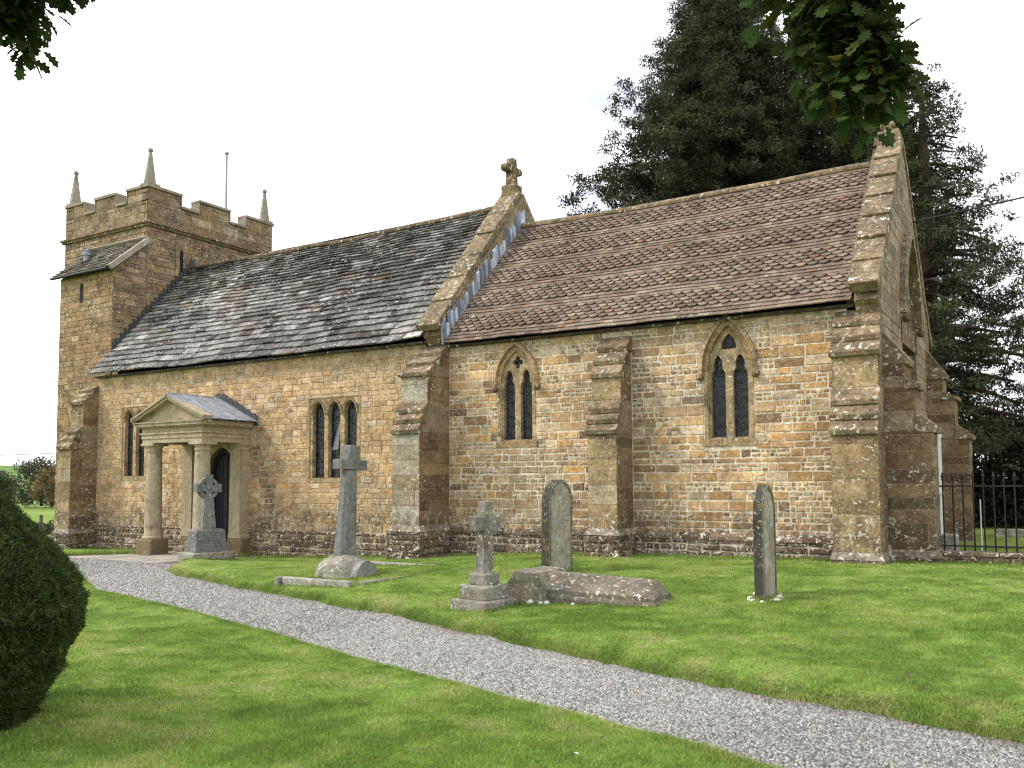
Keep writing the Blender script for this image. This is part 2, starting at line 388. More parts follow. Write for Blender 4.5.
Pr = np.stack([P[:, :, 0]*ca[:, None]-P[:, :, 1]*sa[:, None], P[:, :, 0]*sa[:, None]+P[:, :, 1]*ca[:, None], P[:, :, 2]], 2)
Pr += np.stack([xs, ys, np.full(n, PZ+.002)+rng.uniform(-.003, .004, n)], 1)[:, None, :]
tri = np.array([[0, 1, 4], [1, 2, 4], [2, 3, 4], [3, 0, 4]])
fc = (np.arange(n)[:, None, None]*5+tri[None]).ravel()
tone = rng.uniform(.25, .66, n)**2.0+.03; tint = rng.normal(0, .012, (n, 1))
cc = tone[:, None]*np.array([1.0, .975, .90])+tint*np.array([1, 0, -1])
ed_ = np.clip(1-np.abs(ys-pathN(xs))/.22, 0, 1)*vnoise(xs*1.4, xs*0, 19); cc = cc*(1-.75*ed_[:, None])+np.array([.11, .085, .055])*.75*ed_[:, None]
cc = np.repeat(np.clip(cc, .03, .8), 5, 0)
m, t, b = mat('pebbles', .85, .3); at = N(t, 'ShaderNodeAttribute', attribute_name='Col'); L(t, at.outputs['Color'], b.inputs['Base Color'])
o = np_mesh('gravel', Pr.reshape(-1, 3), fc, 3, m, cc); tag(o, 'loose pale grey gravel stones covering the churchyard path', 'gravel', kind='stuff')
# grass blades
def frustum(x, y, pad=.06):
    d = x*fwd.x+y*fwd.y; u = (x*rt.x+y*rt.y)/np.maximum(d, .1)
    return (d > 2) & (np.abs(u) < .575+pad)
def blades(n, r0, r1):
    r = np.sqrt(rng.uniform(0, 1, n)*(r1*r1-r0*r0)+r0*r0); k_ = int(n*.72)
    th = np.concatenate([rng.uniform(YAW-.62, YAW+.62, k_), YAW+rng.choice([-1, 1], n-k_)*(.62+rng.uniform(0, 1, n-k_)**1.5*.75)])
    return r*np.sin(th), r*np.cos(th)
bx_, by_ = [], []
for k, r0, r1 in ((60000, 1.5, 3.6), (300000, 3.6, 7), (250000, 7, 11), (170000, 11, 16.5), (60000, 16.5, 30)):
    q = blades(k, r0, r1); bx_.append(q[0]); by_.append(q[1])
# denser fringes hanging over both path edges, kerbs and the wall foot
for k, fn, sgn in ((26000, pathN, 1), (16000, pathS, -1)):
    x = rng.uniform(-19, 2.5, k); bx_.append(x); by_.append(fn(x)+sgn*np.abs(rng.normal(0, .05, k)))
x = rng.uniform(-21, -1.5, 9000); bx_.append(x); by_.append(rng.uniform(14.2, 14.5, 9000))
nbase = sum(len(q) for q in bx_)
for cx_, cy_, hx_, hy_, rz_ in ((-15.05, 12.5, .36, .48, -.24), (-9.8, 10.85, .50, .52, 0), (-9.4, 9.80, .68, .06, 0), (-9.8, 12.35, .78, .06, 0), (-8.69, 11.1, .06, 1.1, 0), (-5.97, 9.08, .28, .33, -.1), (-5.08, 9.93, 1.03, .40, .05), (-6.5, 11.9, .08, .31, 0), (-3.0, 10.62, .07, .28, 0), (.9, 14.79, 2.45, .02, 0), (-1.58, 16.46, .12, .16, 0)):
    per = hx_+hy_; k = int(520*per+150); t_ = rng.uniform(0, per*4, k); o_ = np.abs(rng.normal(0, .028, k))
    sgx = np.where(rng.uniform(0, 1, k) < .5, 1, -1); sgy = np.where(rng.uniform(0, 1, k) < .5, 1, -1); onx = rng.uniform(0, per, k) < hx_
    lx = np.where(onx, rng.uniform(-hx_, hx_, k), sgx*(hx_+o_)); ly = np.where(onx, sgy*(hy_+o_), rng.uniform(-hy_, hy_, k))
    bx_.append(cx_+lx*math.cos(rz_)-ly*math.sin(rz_)); by_.append(cy_+lx*math.sin(rz_)+ly*math.cos(rz_))
x = rng.uniform(-21, -1.5, 9000); bx_.append(x); by_.append(14.5-np.abs(rng.normal(0, .07, 9000)))
bx_ = np.concatenate(bx_); by_ = np.concatenate(by_); tall = np.arange(len(bx_)) >= nbase
kp = ~((by_ < pathN(bx_)) & (by_ > pathS(bx_)) & (bx_ > -24)) & (by_ < 30) & ~((bx_ < -2.3) & (by_ > 14.5) & (bx_ > -26)) & (by_ > 1.5)
kp &= ~((bx_ > -19.3) & (bx_ < -15.7) & (by_ > 12.0))
bx_, by_, tall = bx_[kp], by_[kp], tall[kp]; n = len(bx_)
edge = np.minimum(np.abs(by_-pathN(bx_)), np.abs(by_-pathS(bx_)))
dist = np.hypot(bx_, by_)
h = rng.uniform(.010, .028, n)*(1+.9*np.exp(-edge/.07))*(1+.5*(fbm(bx_*2, by_*2, 77)-.5)*2)
h = np.where(tall, h*rng.uniform(1.2, 2.6, n), h)
wd = rng.uniform(.0016, .0034, n)*(1+dist*.16)
an = rng.uniform(0, 6.283, n); ln = rng.uniform(.2, 1.1, n)*h; la = rng.uniform(0, 6.283, n)
z0 = ground(bx_, by_)-.004
A = np.stack([bx_-np.cos(an)*wd, by_-np.sin(an)*wd, z0], 1); B_ = np.stack([bx_+np.cos(an)*wd, by_+np.sin(an)*wd, z0], 1)
T = np.stack([bx_+np.cos(la)*ln, by_+np.sin(la)*ln, z0+h], 1)
col = lawn_col(bx_, by_)*rng.uniform(.75, 1.35, (n, 1)); dry = rng.uniform(0, 1, n) < .07
col[dry] = np.array([.26, .23, .10])*rng.uniform(.7, 1.1, (dry.sum(), 1))
Vv = np.stack([A, B_, T], 1).reshape(-1, 3); cc = np.repeat(col, 3, 0)
o = np_mesh('grass', Vv, np.arange(n*3), 3, M['blade'], cc); tag(o, 'short mown green grass of the churchyard lawns', 'grass', kind='stuff')

# ------------------------------------------------------------------ stone walling
def lerpc(a, b, t): return tuple(a[i]+(b[i]-a[i])*t for i in range(3))
PAL = {
 'chancel': [((.40, .25, .115), 3), ((.46, .31, .16), 3), ((.34, .21, .095), 2), ((.44, .34, .215), 2), ((.26, .17, .09), 1.2), ((.50, .40, .26), 1), ((.17, .105, .065), .7), ((.50, .30, .12), .8)],
 'nave': [((.49, .315, .155), 5), ((.51, .345, .18), 4), ((.46, .29, .135), 3), ((.54, .39, .225), 1.6), ((.50, .28, .11), .6), ((.38, .26, .145), .8), ((.48, .38, .25), 1)],
 'tower': [((.31, .23, .135), 3), ((.27, .195, .11), 3), ((.36, .27, .165), 2), ((.21, .155, .095), 1.5), ((.40, .32, .21), 1), ((.33, .22, .10), 1)],
 'turret': [((.36, .26, .14), 3), ((.32, .23, .12), 3), ((.40, .31, .18), 2), ((.28, .19, .10), 1)],
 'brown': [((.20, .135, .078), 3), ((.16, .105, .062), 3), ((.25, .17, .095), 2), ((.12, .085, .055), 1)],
 'plinth': [((.17, .125, .085), 3), ((.12, .085, .06), 3), ((.24, .18, .12), 2), ((.33, .27, .20), 1)],
 'ashlar': [((.37, .27, .15), 3), ((.31, .22, .12), 3), ((.42, .34, .23), .8), ((.25, .17, .09), 2)],
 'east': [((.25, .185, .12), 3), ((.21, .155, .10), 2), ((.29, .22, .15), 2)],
 'grey': [((.36, .31, .23), 3), ((.33, .27, .185), 2), ((.42, .38, .30), 1.5), ((.29, .225, .14), 1)],
}
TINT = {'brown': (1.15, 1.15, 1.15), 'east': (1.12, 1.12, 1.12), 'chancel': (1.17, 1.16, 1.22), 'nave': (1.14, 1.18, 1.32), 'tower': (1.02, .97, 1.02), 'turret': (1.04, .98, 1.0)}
def pick(p):
    q = PAL[p]; tt = TINT.get(p, (1, 1, 1)); r = random.uniform(0, sum(w for _, w in q))
    for c, w_ in q:
        r -= w_
        if r <= 0: break
    k = random.uniform(.86, 1.14); return tuple(min(.8, x*k*y) for x, y in zip(c, tt))
def stone(mb, fr, a0, a1, b0, b1, col, n0=0, pr=.01, bv=.006, j=.004):
    if a1-a0 < .015 or b1-b0 < .015: return
    r = lambda: random.uniform(-j, j)
    c = [(a0+r(), b0+r()), (a1+r(), b0+r()), (a1+r(), b1+r()), (a0+r(), b1+r())]
    p = n0+pr+random.uniform(-.4, .5)*pr
    e = min(bv, (a1-a0)*.25, (b1-b0)*.25)
    s = [(e, e), (-e, e), (-e, -e), (e, -e)]
    vs = [fr.p(x, y, n0-.004) for x, y in c]+[fr.p(x+dx, y+dy, p+random.uniform(-.002, .002)) for (x, y), (dx, dy) in zip(c, s)]
    mb.add(vs, [(4, 5, 6, 7), (0, 1, 5, 4), (1, 2, 6, 5), (2, 3, 7, 6), (3, 0, 4, 7)], col)
STY = {  # band heights, widths, joint, proud, jitter, subdivide prob
 'chancel': dict(h=(.09, .20), w=(.15, .50), g=.0105, pr=.009, j=.008, sub=.36, pal='chancel'),
 'nave': dict(h=(.10, .165), w=(.15, .42), g=.007, pr=.009, j=.007, sub=.05, pal='nave'),
 'tower': dict(h=(.11, .22), w=(.14, .42), g=.007, pr=.012, j=.014, sub=.16, pal='tower'),
 'turret': dict(h=(.12, .2), w=(.2, .5), g=.006, pr=.007, j=.006, sub=.05, pal='turret'),
 'plinth': dict(h=(.09, .17), w=(.12, .42), g=.009, pr=.02, j=.014, sub=.25, pal='plinth'),
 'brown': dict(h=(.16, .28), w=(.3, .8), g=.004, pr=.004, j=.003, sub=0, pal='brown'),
 'ashlar': dict(h=(.2, .36), w=(.3, .8), g=.004, pr=.004, j=.003, sub=0, pal='ashlar'),
 'parapet': dict(h=(.22, .3), w=(.3, .6), g=.006, pr=.007, j=.006, sub=0, pal='tower'),
 'grey': dict(h=(.2, .36), w=(.3, .8), g=.004, pr=.004, j=.003, sub=0, pal='grey'),
}
def wallstones(mb, fr, U0, U1, V0, V1, style, excl=(), cmod=None, limits=None, n0=0, pal=None):
    s = STY[style]; v = V0; g = s['g']
    while v < V1-.03:
        h = random.uniform(*s['h']); 
        if V1-(v+h) < .05: h = V1-v
        a, b_ = (U0, U1) if limits is None else limits(v, v+h)
        iv = [(a, b_)] if b_-a > .05 else []
        for ex in excl:
            r = ex(v, v+h)
            if not r: continue
            nv = []
            for p, q in iv:
                if r[1] <= p or r[0] >= q: nv.append((p, q)); continue
                if r[0]-p > .04: nv.append((p, r[0]))
                if q-r[1] > .04: nv.append((r[1], q))
            iv = nv
        for p, q in iv:
            u = p
            while u < q-.01:
                wd_ = random.uniform(*s['w'])*(1.25 if h > .16 else .9)
                if q-(u+wd_) < .09: wd_ = q-u
                def put(a0, a1, b0, b1):
                    c = pick(pal or s['pal'])
                    if cmod: c = cmod((a0+a1)/2, (b0+b1)/2, c)
                    stone(mb, fr, a0+g, a1-g, b0+g, b1-g, c, n0, s['pr'], s['pr'], s['j'])
                if h > .13 and random.random() < s['sub']:
                    k = 2 if h < .2 else 3
                    for r_ in range(k):
                        uu = u
                        while uu < u+wd_-.01:
                            w2 = random.uniform(.06, .17)
                            if u+wd_-(uu+w2) < .05: w2 = u+wd_-uu
                            put(uu, uu+w2, v+h*r_/k, v+h*(r_+1)/k); uu += w2
                else: put(u, u+wd_, v, v+h)
                u += wd_
        v += h
def arch(cu, hw, v0, vs, rise, n=9, close=True):
    """pointed-arch outline, counter-clockwise from bottom left"""
    r = (hw*hw+rise*rise)/(2*hw)
    a = math.asin(min(1, rise/r)); L_ = []
    for i in range(n+1):
        th = a*i/n; L_.append((cu+hw-r+r*math.cos(th), vs+r*math.sin(th)))
    R_ = [(2*cu-x, y) for x, y in L_[:-1]][::-1]
    return ([(cu-hw, v0), (cu+hw, v0)] if close else [])+L_+R_
def ogee(cu, hw, v0, vs, rise, n=6):
    """cusped light head: narrow shoulders then a pointed foil"""
    pts = [(cu-hw, v0), (cu+hw, v0)]
    prof = [(1, 0), (1.0, .18), (.90, .34), (.66, .42), (.60, .50), (.66, .62), (.58, .76), (.36, .90), (0, 1)]
    pts += [(cu+hw*a, vs+rise*b_) for a, b_ in prof]+[(cu-hw*a, vs+rise*b_) for a, b_ in prof[-2::-1]]
    return pts
def arch_excl(cu, hw, v0, vs, rise):
    r = (hw*hw+rise*rise)/(2*hw)
    def f(b0, b1):
        if b1 <= v0+.01 or b0 >= vs+rise-.02: return None
        vm = max(b0, v0)
        if vm <= vs: k = hw
        else:
            k = math.sqrt(max(0, r*r-(vm-vs)**2))-(r-hw)
        return (cu-k, cu+k)
    return f
def rect_excl(a, b_, c, d):
    return lambda v0, v1: (a, b_) if v1 > c+.01 and v0 < d-.01 else None
# ------------------------------------------------------------------ the church
WY = 14.6; XW = -22.0; XN = -10.42; XE = -2.25; CY = 17.55; NYY = 20.5
church = empty('church', (-12, 17.5, 0), 'ochre stone church with battlemented tower, grey slate nave roof and red-brown tiled chancel', 'church')
mortar_c = (.68, .60, .47); mortar_n = (.52, .40, .25); mortar_t = (.26, .20, .125)
fS = frS(0, WY)
wins = []   # (cu, half-width of the dressed surround, sill, spring, rise)
# chancel south wall --------------------------------------------------
CW = [(-8.83, 'quatrefoil', 1.98, 3.10, .62), (-4.675, 'trefoil', 1.90, 3.06, .76)]
NW = [(-13.52, 3, 1.29, 2.72), (-20.45, 2, 1.38, 2.84)]
def light_w(kind): return .125
exC = [arch_excl(c, .43, s-.12, sp, r+.10) for c, k, s, sp, r in CW]
bmid = rect_excl(-6.99, -6.43, 0, 3.9)
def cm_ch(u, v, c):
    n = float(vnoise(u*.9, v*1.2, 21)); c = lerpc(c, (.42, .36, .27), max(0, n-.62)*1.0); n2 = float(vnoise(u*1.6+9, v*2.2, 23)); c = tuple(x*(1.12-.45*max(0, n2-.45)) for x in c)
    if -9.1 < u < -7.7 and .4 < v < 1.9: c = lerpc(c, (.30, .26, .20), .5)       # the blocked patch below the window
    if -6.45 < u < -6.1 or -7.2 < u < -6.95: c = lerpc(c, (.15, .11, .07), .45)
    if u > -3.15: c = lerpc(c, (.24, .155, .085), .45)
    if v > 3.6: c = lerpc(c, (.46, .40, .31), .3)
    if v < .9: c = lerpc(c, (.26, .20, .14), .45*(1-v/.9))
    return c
def tight(cu, hw, v0, vs, rise): return arch(cu, hw, v0, vs, rise)
mb = MB()
holesC = [tight(c, .36, s, sp, r) for c, k, s, sp, r in CW]
mb.slab(fS, [(XN-.2, -.6), (XE, -.6), (XE, 3.97), (XN-.2, 3.97)], holesC, -.35, 0, mortar_c)
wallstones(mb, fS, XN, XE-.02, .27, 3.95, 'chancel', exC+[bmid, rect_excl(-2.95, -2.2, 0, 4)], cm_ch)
cwall = mb.build('chancel_wall', M['stone'], church)
mb = MB(); mb.fbox(fS, XN-.1, XE+.04, -.6, .22, 0, .05, mortar_c)
wallstones(mb, fS, XN, XE, -.5, .22, 'plinth', n0=.05)
u = XN
while u < XE-.7:
    q = random.uniform(.4, .8); h = random.uniform(-.012, .012)
    P = [fS.p(u+.004, .215+h, 0), fS.p(u+q-.004, .215+h, 0), fS.p(u+q-.004, .215+h, .085), fS.p(u+.004, .215+h, .085),
         fS.p(u+.004, .33+h, 0), fS.p(u+q-.004, .33+h, 0), fS.p(u+q-.004, .27+h, .07), fS.p(u+.004, .27+h, .07)]
    mb.hexa([P[3], P[2], P[1], P[0], P[7], P[6], P[5], P[4]], pick('plinth')); u += q
mb.build('plinth', M['stone_dark'], church)
# nave south wall -----------------------------------------------------
DC, DHW, DV0, DSP, DR = -17.12, .5, -.5, 1.45, .62
def nw_half(n): return n*.235+.02
exN = [rect_excl(c-nw_half(k)-.055, c+nw_half(k)+.055, s-.09, sp+.37) for c, k, s, sp in NW]
exN += [arch_excl(DC, DHW+.17, -.6, DSP, DR+.17), rect_excl(-11.08, XN+.1, -.6, 4), rect_excl(-18.35, -15.95, 2.2, 2.5)]
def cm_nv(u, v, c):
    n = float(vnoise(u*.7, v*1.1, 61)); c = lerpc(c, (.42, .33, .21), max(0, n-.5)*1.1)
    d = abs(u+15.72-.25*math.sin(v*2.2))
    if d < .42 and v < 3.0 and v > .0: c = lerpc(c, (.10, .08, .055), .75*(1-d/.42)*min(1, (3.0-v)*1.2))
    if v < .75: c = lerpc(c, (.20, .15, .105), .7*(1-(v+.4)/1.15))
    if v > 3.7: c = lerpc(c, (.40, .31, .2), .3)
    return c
mb = MB()
holesN = [[(c-nw_half(k), s), (c+nw_half(k), s), (c+nw_half(k), sp+.36), (c-nw_half(k), sp+.36)] for c, k, s, sp in NW]
door_hole = arch(DC, DHW, DV0, DSP, DR)
mb.slab(fS, [(XW, -.9), (XN-.2, -.9), (XN-.2, 4.1), (XW, 4.1)], holesN+[door_hole], -.35, 0, mortar_n)
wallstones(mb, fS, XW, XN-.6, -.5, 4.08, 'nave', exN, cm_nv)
mb.build('nave_wall', M['stone'], church)
mb = MB(); 
for a, b_ in ((XW+.02, -18.25), (-15.95, -11.05)):
    mb.fbox(fS, a, b_, -.8, .12, 0, .03, mortar_n); wallstones(mb, fS, a, b_, -.6, .13, 'plinth', n0=.03)
mb.build('plinth', M['stone_dark'], church)
# gable walls ---------------------------------------------------------
def gable_limits(yc, half_at, top):  # u is y
    def f(v0, v1):
        k = half_at(v1); return (yc-k, yc+k)
    return f
NAP, NEV = 7.84, 4.56     # nave gable apex, kneeler heights
CAP, CEV = 7.40, 4.31
def tri_half(ap, ev, hw): return lambda v: hw if v < ev else max(0, hw*(ap-v)/(ap-ev))
fG = frE(XN, 0)
mb = MB(); hwn = CY-WY+.03
mb.slab(fG, [(WY-.0, -.7), (NYY, -.7), (NYY, NEV), (CY, NAP), (WY, NEV)], [], -.58, 0, mortar_t)
wallstones(mb, fG, 0, 0, 3.4, NAP-.1, 'tower', (), None, gable_limits(CY, tri_half(NAP-.08, NEV, hwn-.04), 0))
mb.build('nave_gable_wall', M['stone'], church)
fX = frE(XE, 0)
EW = (17.62, .86, 2.2, 4.1, 1.45)
mb = MB(); hwc = CY-WY
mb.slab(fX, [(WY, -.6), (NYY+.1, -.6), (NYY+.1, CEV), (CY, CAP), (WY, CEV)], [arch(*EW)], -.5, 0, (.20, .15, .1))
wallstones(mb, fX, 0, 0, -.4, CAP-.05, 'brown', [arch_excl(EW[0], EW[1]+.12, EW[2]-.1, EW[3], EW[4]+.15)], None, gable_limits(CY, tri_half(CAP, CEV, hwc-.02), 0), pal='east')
mb.build('chancel_gable_wall', M['stone'], church)
# north walls (hidden from here, real from the side)
mb = MB(); mb.box(XW, XN, NYY-.35, NYY, -.7, 4.05, mortar_n); mb.box(XN, XE-.5, NYY-.35, NYY, -.7, 3.9, mortar_c); mb.box(XW, XW+.3, WY+.35, NYY, -.7, 4.3, mortar_n)
mb.build('north_wall', M['stone'], church)

# windows -------------------------------------------------------------
def lattice(mb, fr, poly, n, step, diag=True):
    """lead cames clipped to a light's outline"""
    us = [p[0] for p in poly]; vs = [p[1] for p in poly]; u0, u1, v0, v1 = min(us), max(us), min(vs), max(vs)
    def inside(u, v):
        c = False
        for i in range(len(poly)):
            x1, y1 = poly[i]; x2, y2 = poly[i-1]
            if (y1 > v) != (y2 > v) and u < (x2-x1)*(v-y1)/(y2-y1)+x1: c = not c
        return c
    def seg(a, b_):
        K_ = 24; run = None
        for i in range(K_+1):
            q = (a[0]+(b_[0]-a[0])*i/K_, a[1]+(b_[1]-a[1])*i/K_); ins = inside(*q)
            if ins and run is None: run = q
            if run is not None and (not ins or i == K_):
                if math.hypot(q[0]-run[0], q[1]-run[1]) > .02:
                    mb.tube([fr.p(run[0], run[1], n), fr.p(q[0], q[1], n)], .0055, 4)
                run = None
    if diag:
        w_ = u1-u0; k = v0-w_*1.4
        while k < v1+w_*1.4:
            seg((u0, k), (u1, k+w_*1.35)); seg((u1, k), (u0, k+w_*1.35)); k += step
    else:
        k = v0+step
        while k < v1: seg((u0, k), (u1, k)); k += step
        for i in (1, 2):
            q = u0+(u1-u0)*i/3; seg((q, v0), (q, v1))
for i, (c, kind, s, sp, r) in enumerate(CW):
    root = MB(); hw = .355
    lw = .125; cs = (c-.19, c+.19)
    lights = [ogee(q, lw, s+.03, sp-.16, .42) for q in cs]
    if kind == 'trefoil':
        eye = arch(c, .13, sp+.36, sp+.38, .24)
    else:
        eye = []
        for k in range(32):
            a = 2*math.pi*k/32; rr = .062+.045*abs(math.cos(2*a))**.7*1.3; eye.append((c+rr*math.cos(a), sp+.40+rr*math.sin(a)))
    root.slab(fS, arch(c, hw, s, sp, r), lights+[eye], -.17, -.045, (1, 1, 1))
    # chamfered second order round each light
    wf = root.build('window', M['dressed'], church, loc=(c, WY, s))
    wf['label'] = 'two-light traceried window with a %s eye' % kind
    g_ = MB(); g_.slab(fS, arch(c, hw-.01, s, sp, r-.01), [], -.16, -.135); g_.build('glass', M['glass'], wf)
    for l in lights+[eye]: k_ = MB(); lattice(k_, fS, l, -.128, .088); k_.build('lead_lattice', M['came'], wf)
    # dressed jamb stones round the opening
    j = MB()
    out = arch(c, .43, s-.11, sp, r+.09); inn = arch(c, .357, s, sp, r)
    v = s
    side = 0
    while v < sp:
        h = min(random.uniform(.2, .34), sp-v)
        if sp-v-h < .08: h = sp-v
        for sg in (-1, 1):
            e = random.choice((0, .0, .12))
            a, b_ = sorted((c+sg*.353, c+sg*(.43)))
            stone(j, fS, a+.002, b_-.002, v+.003, v+h-.003, gv(.85, 1.2, (1, .95, .86)), 0, .012, .006, .002)
        v += h
    j.fbox(fS, c-.46, c+.46, s-.115, s-.003, -.12, .02, (.95, .88, .78))
    n = len(inn)
    oa = arch(c, .43, 0, sp, r+.09, close=False); ia = arch(c, .357, 0, sp, r, close=False)
    for q in range(len(oa)-1):
        j.hexa([fS.p(*ia[q], -.1), fS.p(*oa[q], -.1), fS.p(*oa[q], .012), fS.p(*ia[q], .012),
                fS.p(*ia[q+1], -.1), fS.p(*oa[q+1], -.1), fS.p(*oa[q+1], .012), fS.p(*ia[q+1], .012)], (.98, .9, .8))
    j.build('window_surround', M['dressed'], wf)
    hm = MB(); ow = arch(c, .50, 0, sp+.02, r+.17, close=False); iw = arch(c, .43, 0, sp+.02, r+.09, close=False)
    ow = [(c+.50, sp-.06)]+ow+[(c-.50, sp-.06)]; iw = [(c+.43, sp-.06)]+iw+[(c-.43, sp-.06)]
    for q in range(len(ow)-1):
        hm.hexa([fS.p(*iw[q], .0), fS.p(*ow[q], .0), fS.p(*ow[q], .055), fS.p(*iw[q], .095),
                 fS.p(*iw[q+1], .0), fS.p(*ow[q+1], .0), fS.p(*ow[q+1], .055), fS.p(*iw[q+1], .095)], (1.05, 1.02, .98))
    for sg in (-1, 1):
        hm.lathe(fS.p(c+sg*.475, sp-.16, .05), [(.02, 0), (.06, .02), (.075, .06), (.06, .10), (.03, .12)], 8, (.55, .5, .45))
    ho = hm.build('hood_mould', M['dressed'], wf); rough(ho, .006, 9, 1)
    if kind == 'trefoil':
        k_ = MB(); rg = []
        for a in range(20):
            t_ = 2*math.pi*a/20; rg.append(fS.p(c+.05*math.cos(t_), sp+.45+.05*math.sin(t_), -.12))
        k_.tube(rg+[rg[0]], .012, 5); k_.build('eye_ring', M['came'], wf)
for i, (c, k, s, sp) in enumerate(NW):
    H = nw_half(k); f = MB()
    cs = [c+(q-(k-1)/2)*.47 for q in range(k)]
    lights = [arch(q, .175, s+.02, sp, .27, 6) for q in cs]
    f.slab(fS, [(c-H+.003, s+.003), (c+H-.003, s+.003), (c+H-.003, sp+.357), (c-H+.003, sp+.357)], lights, -.16, -.02, (1.1, 1.04, .95))
    wf = f.build('window', M['dressed'], church, loc=(c, WY, s)); wf['label'] = 'square-headed window of %s pointed lights with pale stone mullions' % ('three' if k == 3 else 'two')
    g_ = MB(); g_.slab(fS, [(c-H+.01, s+.01), (c+H-.01, s+.01), (c+H-.01, sp+.33), (c-H+.01, sp+.33)], [], -.15, -.125); g_.build('glass', M['glass'], wf)
    for l in lights: k_ = MB(); lattice(k_, fS, l, -.118, .15, False); k_.build('lead_lattice', M['came'], wf)
    if k == 3:   # hinged casement standing ajar in the middle light
        q = cs[1]; v0 = s+.95; pr_ = [fS.p(q-.12, v0-.32, -.10), fS.p(q+.12, v0-.32, -.02), fS.p(q+.12, v0+.42, -.11), fS.p(q+.11, v0+.42, -.115)]
        hp = MB(); hp.tube([pr_[0], pr_[1], pr_[2]], .012, 5); hp.tube([pr_[0], pr_[2]], .010, 5); hp.add(pr_[:3], [(0, 1, 2)]); hp.build('open_casement', plain('dusty_pane', (.16, .17, .18), .25, 0, .2), wf)
    j = MB(); a0 = H+.05
    v = s-.12
    j.fbox(fS, c-a0, c+a0, s-.085, s, -.12, .010, (.95, .95, .92))
    v = s
    while v < sp+.35:
        h = min(random.uniform(.22, .4), sp+.36-v)
        for sg in (-1, 1):
            a, b_ = sorted((c+sg*H, c+sg*(a0+random.choice((0, 0, .0))))); kk = random.uniform(.9, 1.2)
            stone(j, fS, a, b_, v+.003, v+h-.003, (kk, kk*.97, kk*.93), 0, .006, .005, .002)
        v += h
    for q in cs:   # little hood over each light
        a1 = arch(q, .225, 0, sp, .345, 6, False); a2 = arch(q, .18, 0, sp, .28, 6, False)
        for z in range(len(a1)-1):
            j.hexa([fS.p(*a2[z], -.05), fS.p(*a1[z], -.05), fS.p(*a1[z], .028), fS.p(*a2[z], .002), fS.p(*a2[z+1], -.05), fS.p(*a1[z+1], -.05), fS.p(*a1[z+1], .028), fS.p(*a2[z+1], .002)], (1.0, .98, .93))
    j.build('window_surround', M['dressed'], wf)
# east window
cu, hw, s, sp, r = EW; f = MB()
li = [arch(cu+q*.56, .21, s+.05, sp-.15, .38, 6) for q in (-1, 0, 1)]+[arch(cu+q*.3, .15, sp+.42, sp+.46, .25, 5) for q in (-1, 1)]+[arch(cu, .13, sp+.88, sp+.9, .22, 5)]
f.slab(fX, arch(cu, hw-.01, s, sp, r-.01), li, -.22, -.1, (.7, .66, .6)); wf = f.build('window', M['dressed'], church, loc=(XE, cu, s)); wf['label'] = 'tall pointed east window'
g_ = MB(); g_.slab(fX, arch(cu, hw-.03, s+.02, sp, r-.04), [], -.2, -.18); g_.build('glass', M['glass'], wf)
hm = MB(); ow = arch(cu, hw+.16, 0, sp, r+.22, 9, False); iw = arch(cu, hw+.04, 0, sp, r+.09, 9, False)
for q in range(len(ow)-1):
    hm.hexa([fX.p(*iw[q], 0), fX.p(*ow[q], 0), fX.p(*ow[q], .09), fX.p(*iw[q], .13), fX.p(*iw[q+1], 0), fX.p(*ow[q+1], 0), fX.p(*ow[q+1], .09), fX.p(*iw[q+1], .13)], (1.1, 1.1, 1.05))
for sg in (-1, 1): hm.lathe(fX.p(cu+sg*(hw+.12), sp-.17, .09), [(.03, 0), (.07, .03), (.08, .08), (.06, .13), (.03, .16)], 9, (.6, .55, .5))
ho = hm.build('hood_mould', M['coping'], wf); rough(ho, .008, 8, 1)

